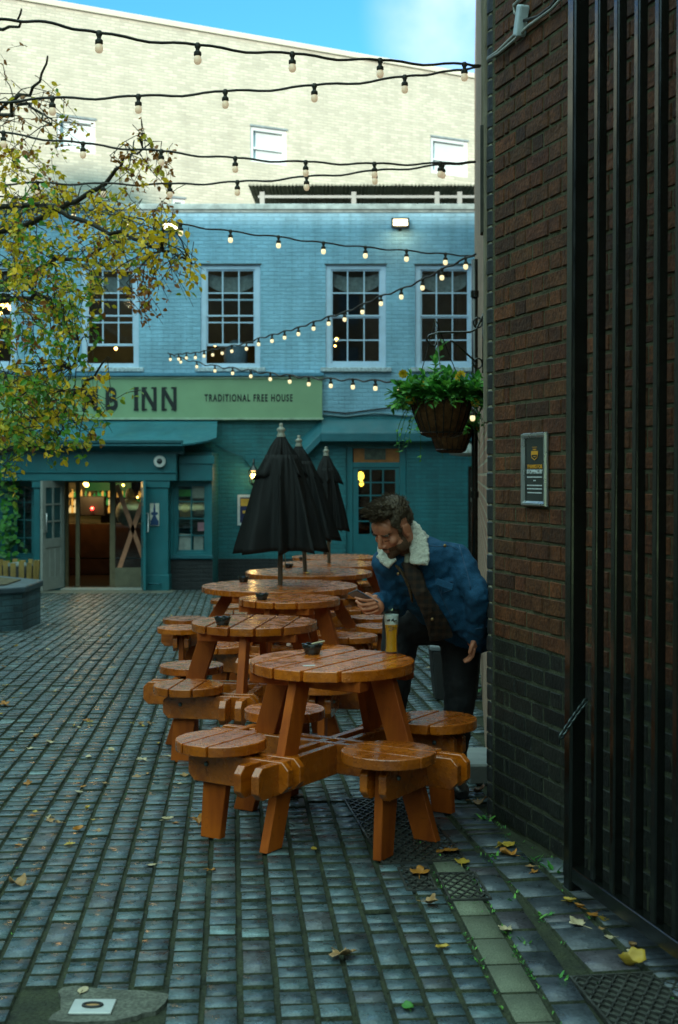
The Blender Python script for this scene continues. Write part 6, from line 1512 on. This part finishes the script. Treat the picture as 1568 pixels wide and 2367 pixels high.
nt=world.node_tree; nt.nodes.clear(); out=nt.nodes.new('ShaderNodeOutputWorld'); bg=nt.nodes.new('ShaderNodeBackground'); sk=nt.nodes.new('ShaderNodeTexSky')
sk.sky_type='NISHITA'; sk.sun_disc=False; sk.sun_elevation=SUN_EL; sk.sun_rotation=SUN_AZ; sk.air_density=1.0; sk.dust_density=.3; sk.ozone_density=2.5
bg.inputs[1].default_value=.15; 
tcw=nt.nodes.new('ShaderNodeTexCoord'); cd=V(((1075/SD-CX)/F,1,(HY-35/SD)/F)).normalized()
dp_=nt.nodes.new('ShaderNodeVectorMath'); dp_.operation='DOT_PRODUCT'; dp_.inputs[1].default_value=cd; nt.links.new(tcw.outputs['Generated'],dp_.inputs[0])
mr_=nt.nodes.new('ShaderNodeMapRange'); mr_.interpolation_type='SMOOTHSTEP'; mr_.inputs[1].default_value=math.cos(math.radians(4.6)); mr_.inputs[2].default_value=math.cos(math.radians(1.0)); nt.links.new(dp_.outputs['Value'],mr_.inputs[0])
nz_=nt.nodes.new('ShaderNodeTexNoise'); nz_.inputs['Scale'].default_value=22; nz_.inputs['Detail'].default_value=6; nt.links.new(tcw.outputs['Generated'],nz_.inputs['Vector'])
mm_=nt.nodes.new('ShaderNodeMath'); mm_.operation='MULTIPLY'; nt.links.new(mr_.outputs[0],mm_.inputs[0]); nt.links.new(nz_.outputs[0],mm_.inputs[1])
tint=nt.nodes.new('ShaderNodeMix'); tint.data_type='RGBA'; tint.blend_type='MULTIPLY'; tint.inputs[0].default_value=1; tint.inputs[7].default_value=(.20,.50,.74,1); nt.links.new(sk.outputs[0],tint.inputs[6])
cl=nt.nodes.new('ShaderNodeMix'); cl.data_type='RGBA'; nt.links.new(mm_.outputs[0],cl.inputs[0]); nt.links.new(tint.outputs[2],cl.inputs[6]); cl.inputs[7].default_value=(1.9,2.3,2.5,1)

# unseen bright cloud added overhead to fill the shaded yard with light
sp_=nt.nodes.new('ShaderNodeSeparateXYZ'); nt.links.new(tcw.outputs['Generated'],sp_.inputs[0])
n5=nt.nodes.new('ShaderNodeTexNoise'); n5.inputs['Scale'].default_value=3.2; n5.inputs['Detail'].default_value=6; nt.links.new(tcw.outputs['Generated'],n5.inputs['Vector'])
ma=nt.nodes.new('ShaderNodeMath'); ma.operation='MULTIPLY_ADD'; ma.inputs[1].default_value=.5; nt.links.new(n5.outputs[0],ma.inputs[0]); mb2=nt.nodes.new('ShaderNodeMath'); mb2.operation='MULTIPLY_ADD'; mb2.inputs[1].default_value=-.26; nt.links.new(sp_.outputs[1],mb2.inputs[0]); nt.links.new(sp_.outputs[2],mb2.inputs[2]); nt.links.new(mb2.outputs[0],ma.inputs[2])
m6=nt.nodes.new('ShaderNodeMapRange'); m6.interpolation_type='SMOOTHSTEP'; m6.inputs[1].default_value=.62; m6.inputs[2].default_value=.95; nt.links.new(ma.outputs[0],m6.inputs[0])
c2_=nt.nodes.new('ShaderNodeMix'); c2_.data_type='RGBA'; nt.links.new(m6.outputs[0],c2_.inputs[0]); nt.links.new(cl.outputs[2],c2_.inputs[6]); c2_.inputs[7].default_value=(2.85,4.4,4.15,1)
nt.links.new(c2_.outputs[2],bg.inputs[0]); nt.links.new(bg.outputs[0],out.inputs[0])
# cloud bank at the right of the sky: a few soft puffs far away
scene.view_settings.view_transform='Standard'; scene.view_settings.look='None'; scene.view_settings.exposure=1.9; scene.view_settings.gamma=1; scene.view_settings.use_curve_mapping=False
# unseen blocks added behind and left of the camera to shape the shade
bk=thing('rear_shade_block','tall dark brick block added behind the camera to shade the yard','building',(0,-40,0))
m=MB(); m.span(-60,50,-52,-40,-.5,17.2); m.build('wall',brickmat('rear_brick',(.16,.08,.05),(.2,.18,.14),.85),bk)
m=MB(); m.span(-60.2,50.2,-52.2,-39.8,17.2,17.5); m.build('coping',m_cop,bk)
Pq=on_c(238,395); ty=(Pq.y+44); tx=Pq.x+math.tan(SUN_AZ-PI)*-ty; tz=Pq.z+math.tan(SUN_EL)*ty/abs(math.cos(SUN_AZ))
m=MB(); m.lathe([(1.25,17.0),(1.25,tz-1.6),(1.15,tz-.9),(.8,tz-.3),(.1,tz)],20,(tx,-44,0)); m.build('shadow_turret',m_cop,bk,smooth=True,auto=40)  # added and shaped to cast the domed shadow on the cream wall
m=MB(); m.span(tx-.8,tx+3.4,-45,-43,17.0,tz-2.3); m.build('shadow_stack',bpy.data.materials['rear_brick'],bk)  # added to spread the foot of that shadow sideways
for i in range(7):
    for j in range(4):
        m=MB(); m.span(-22+i*5.5,-20.6+i*5.5,-40.03,-39.98,1.2+j*3.6,3.2+j*3.6); m.build('window',nmat('rear_window',(.03,.04,.05),.1,.6) if (i+j)==0 else bpy.data.materials['rear_window'],bk)
sbd=thing('side_shade_block','brick block added out of view on the left to darken the right wall','building',(-15,-5,0))  # unseen, added to take light off the right brick wall
m=MB(); m.span(-24,-14.5,-38,20,-.7,10.5); m.build('wall',bpy.data.materials['rear_brick'],sbd)
m=MB(); m.span(-24.2,-14.3,-38.2,20.2,10.5,10.75); m.build('coping',m_cop,sbd)
scene.cycles.use_denoising=True
scene.cycles.max_bounces=8; scene.cycles.transparent_max_bounces=12
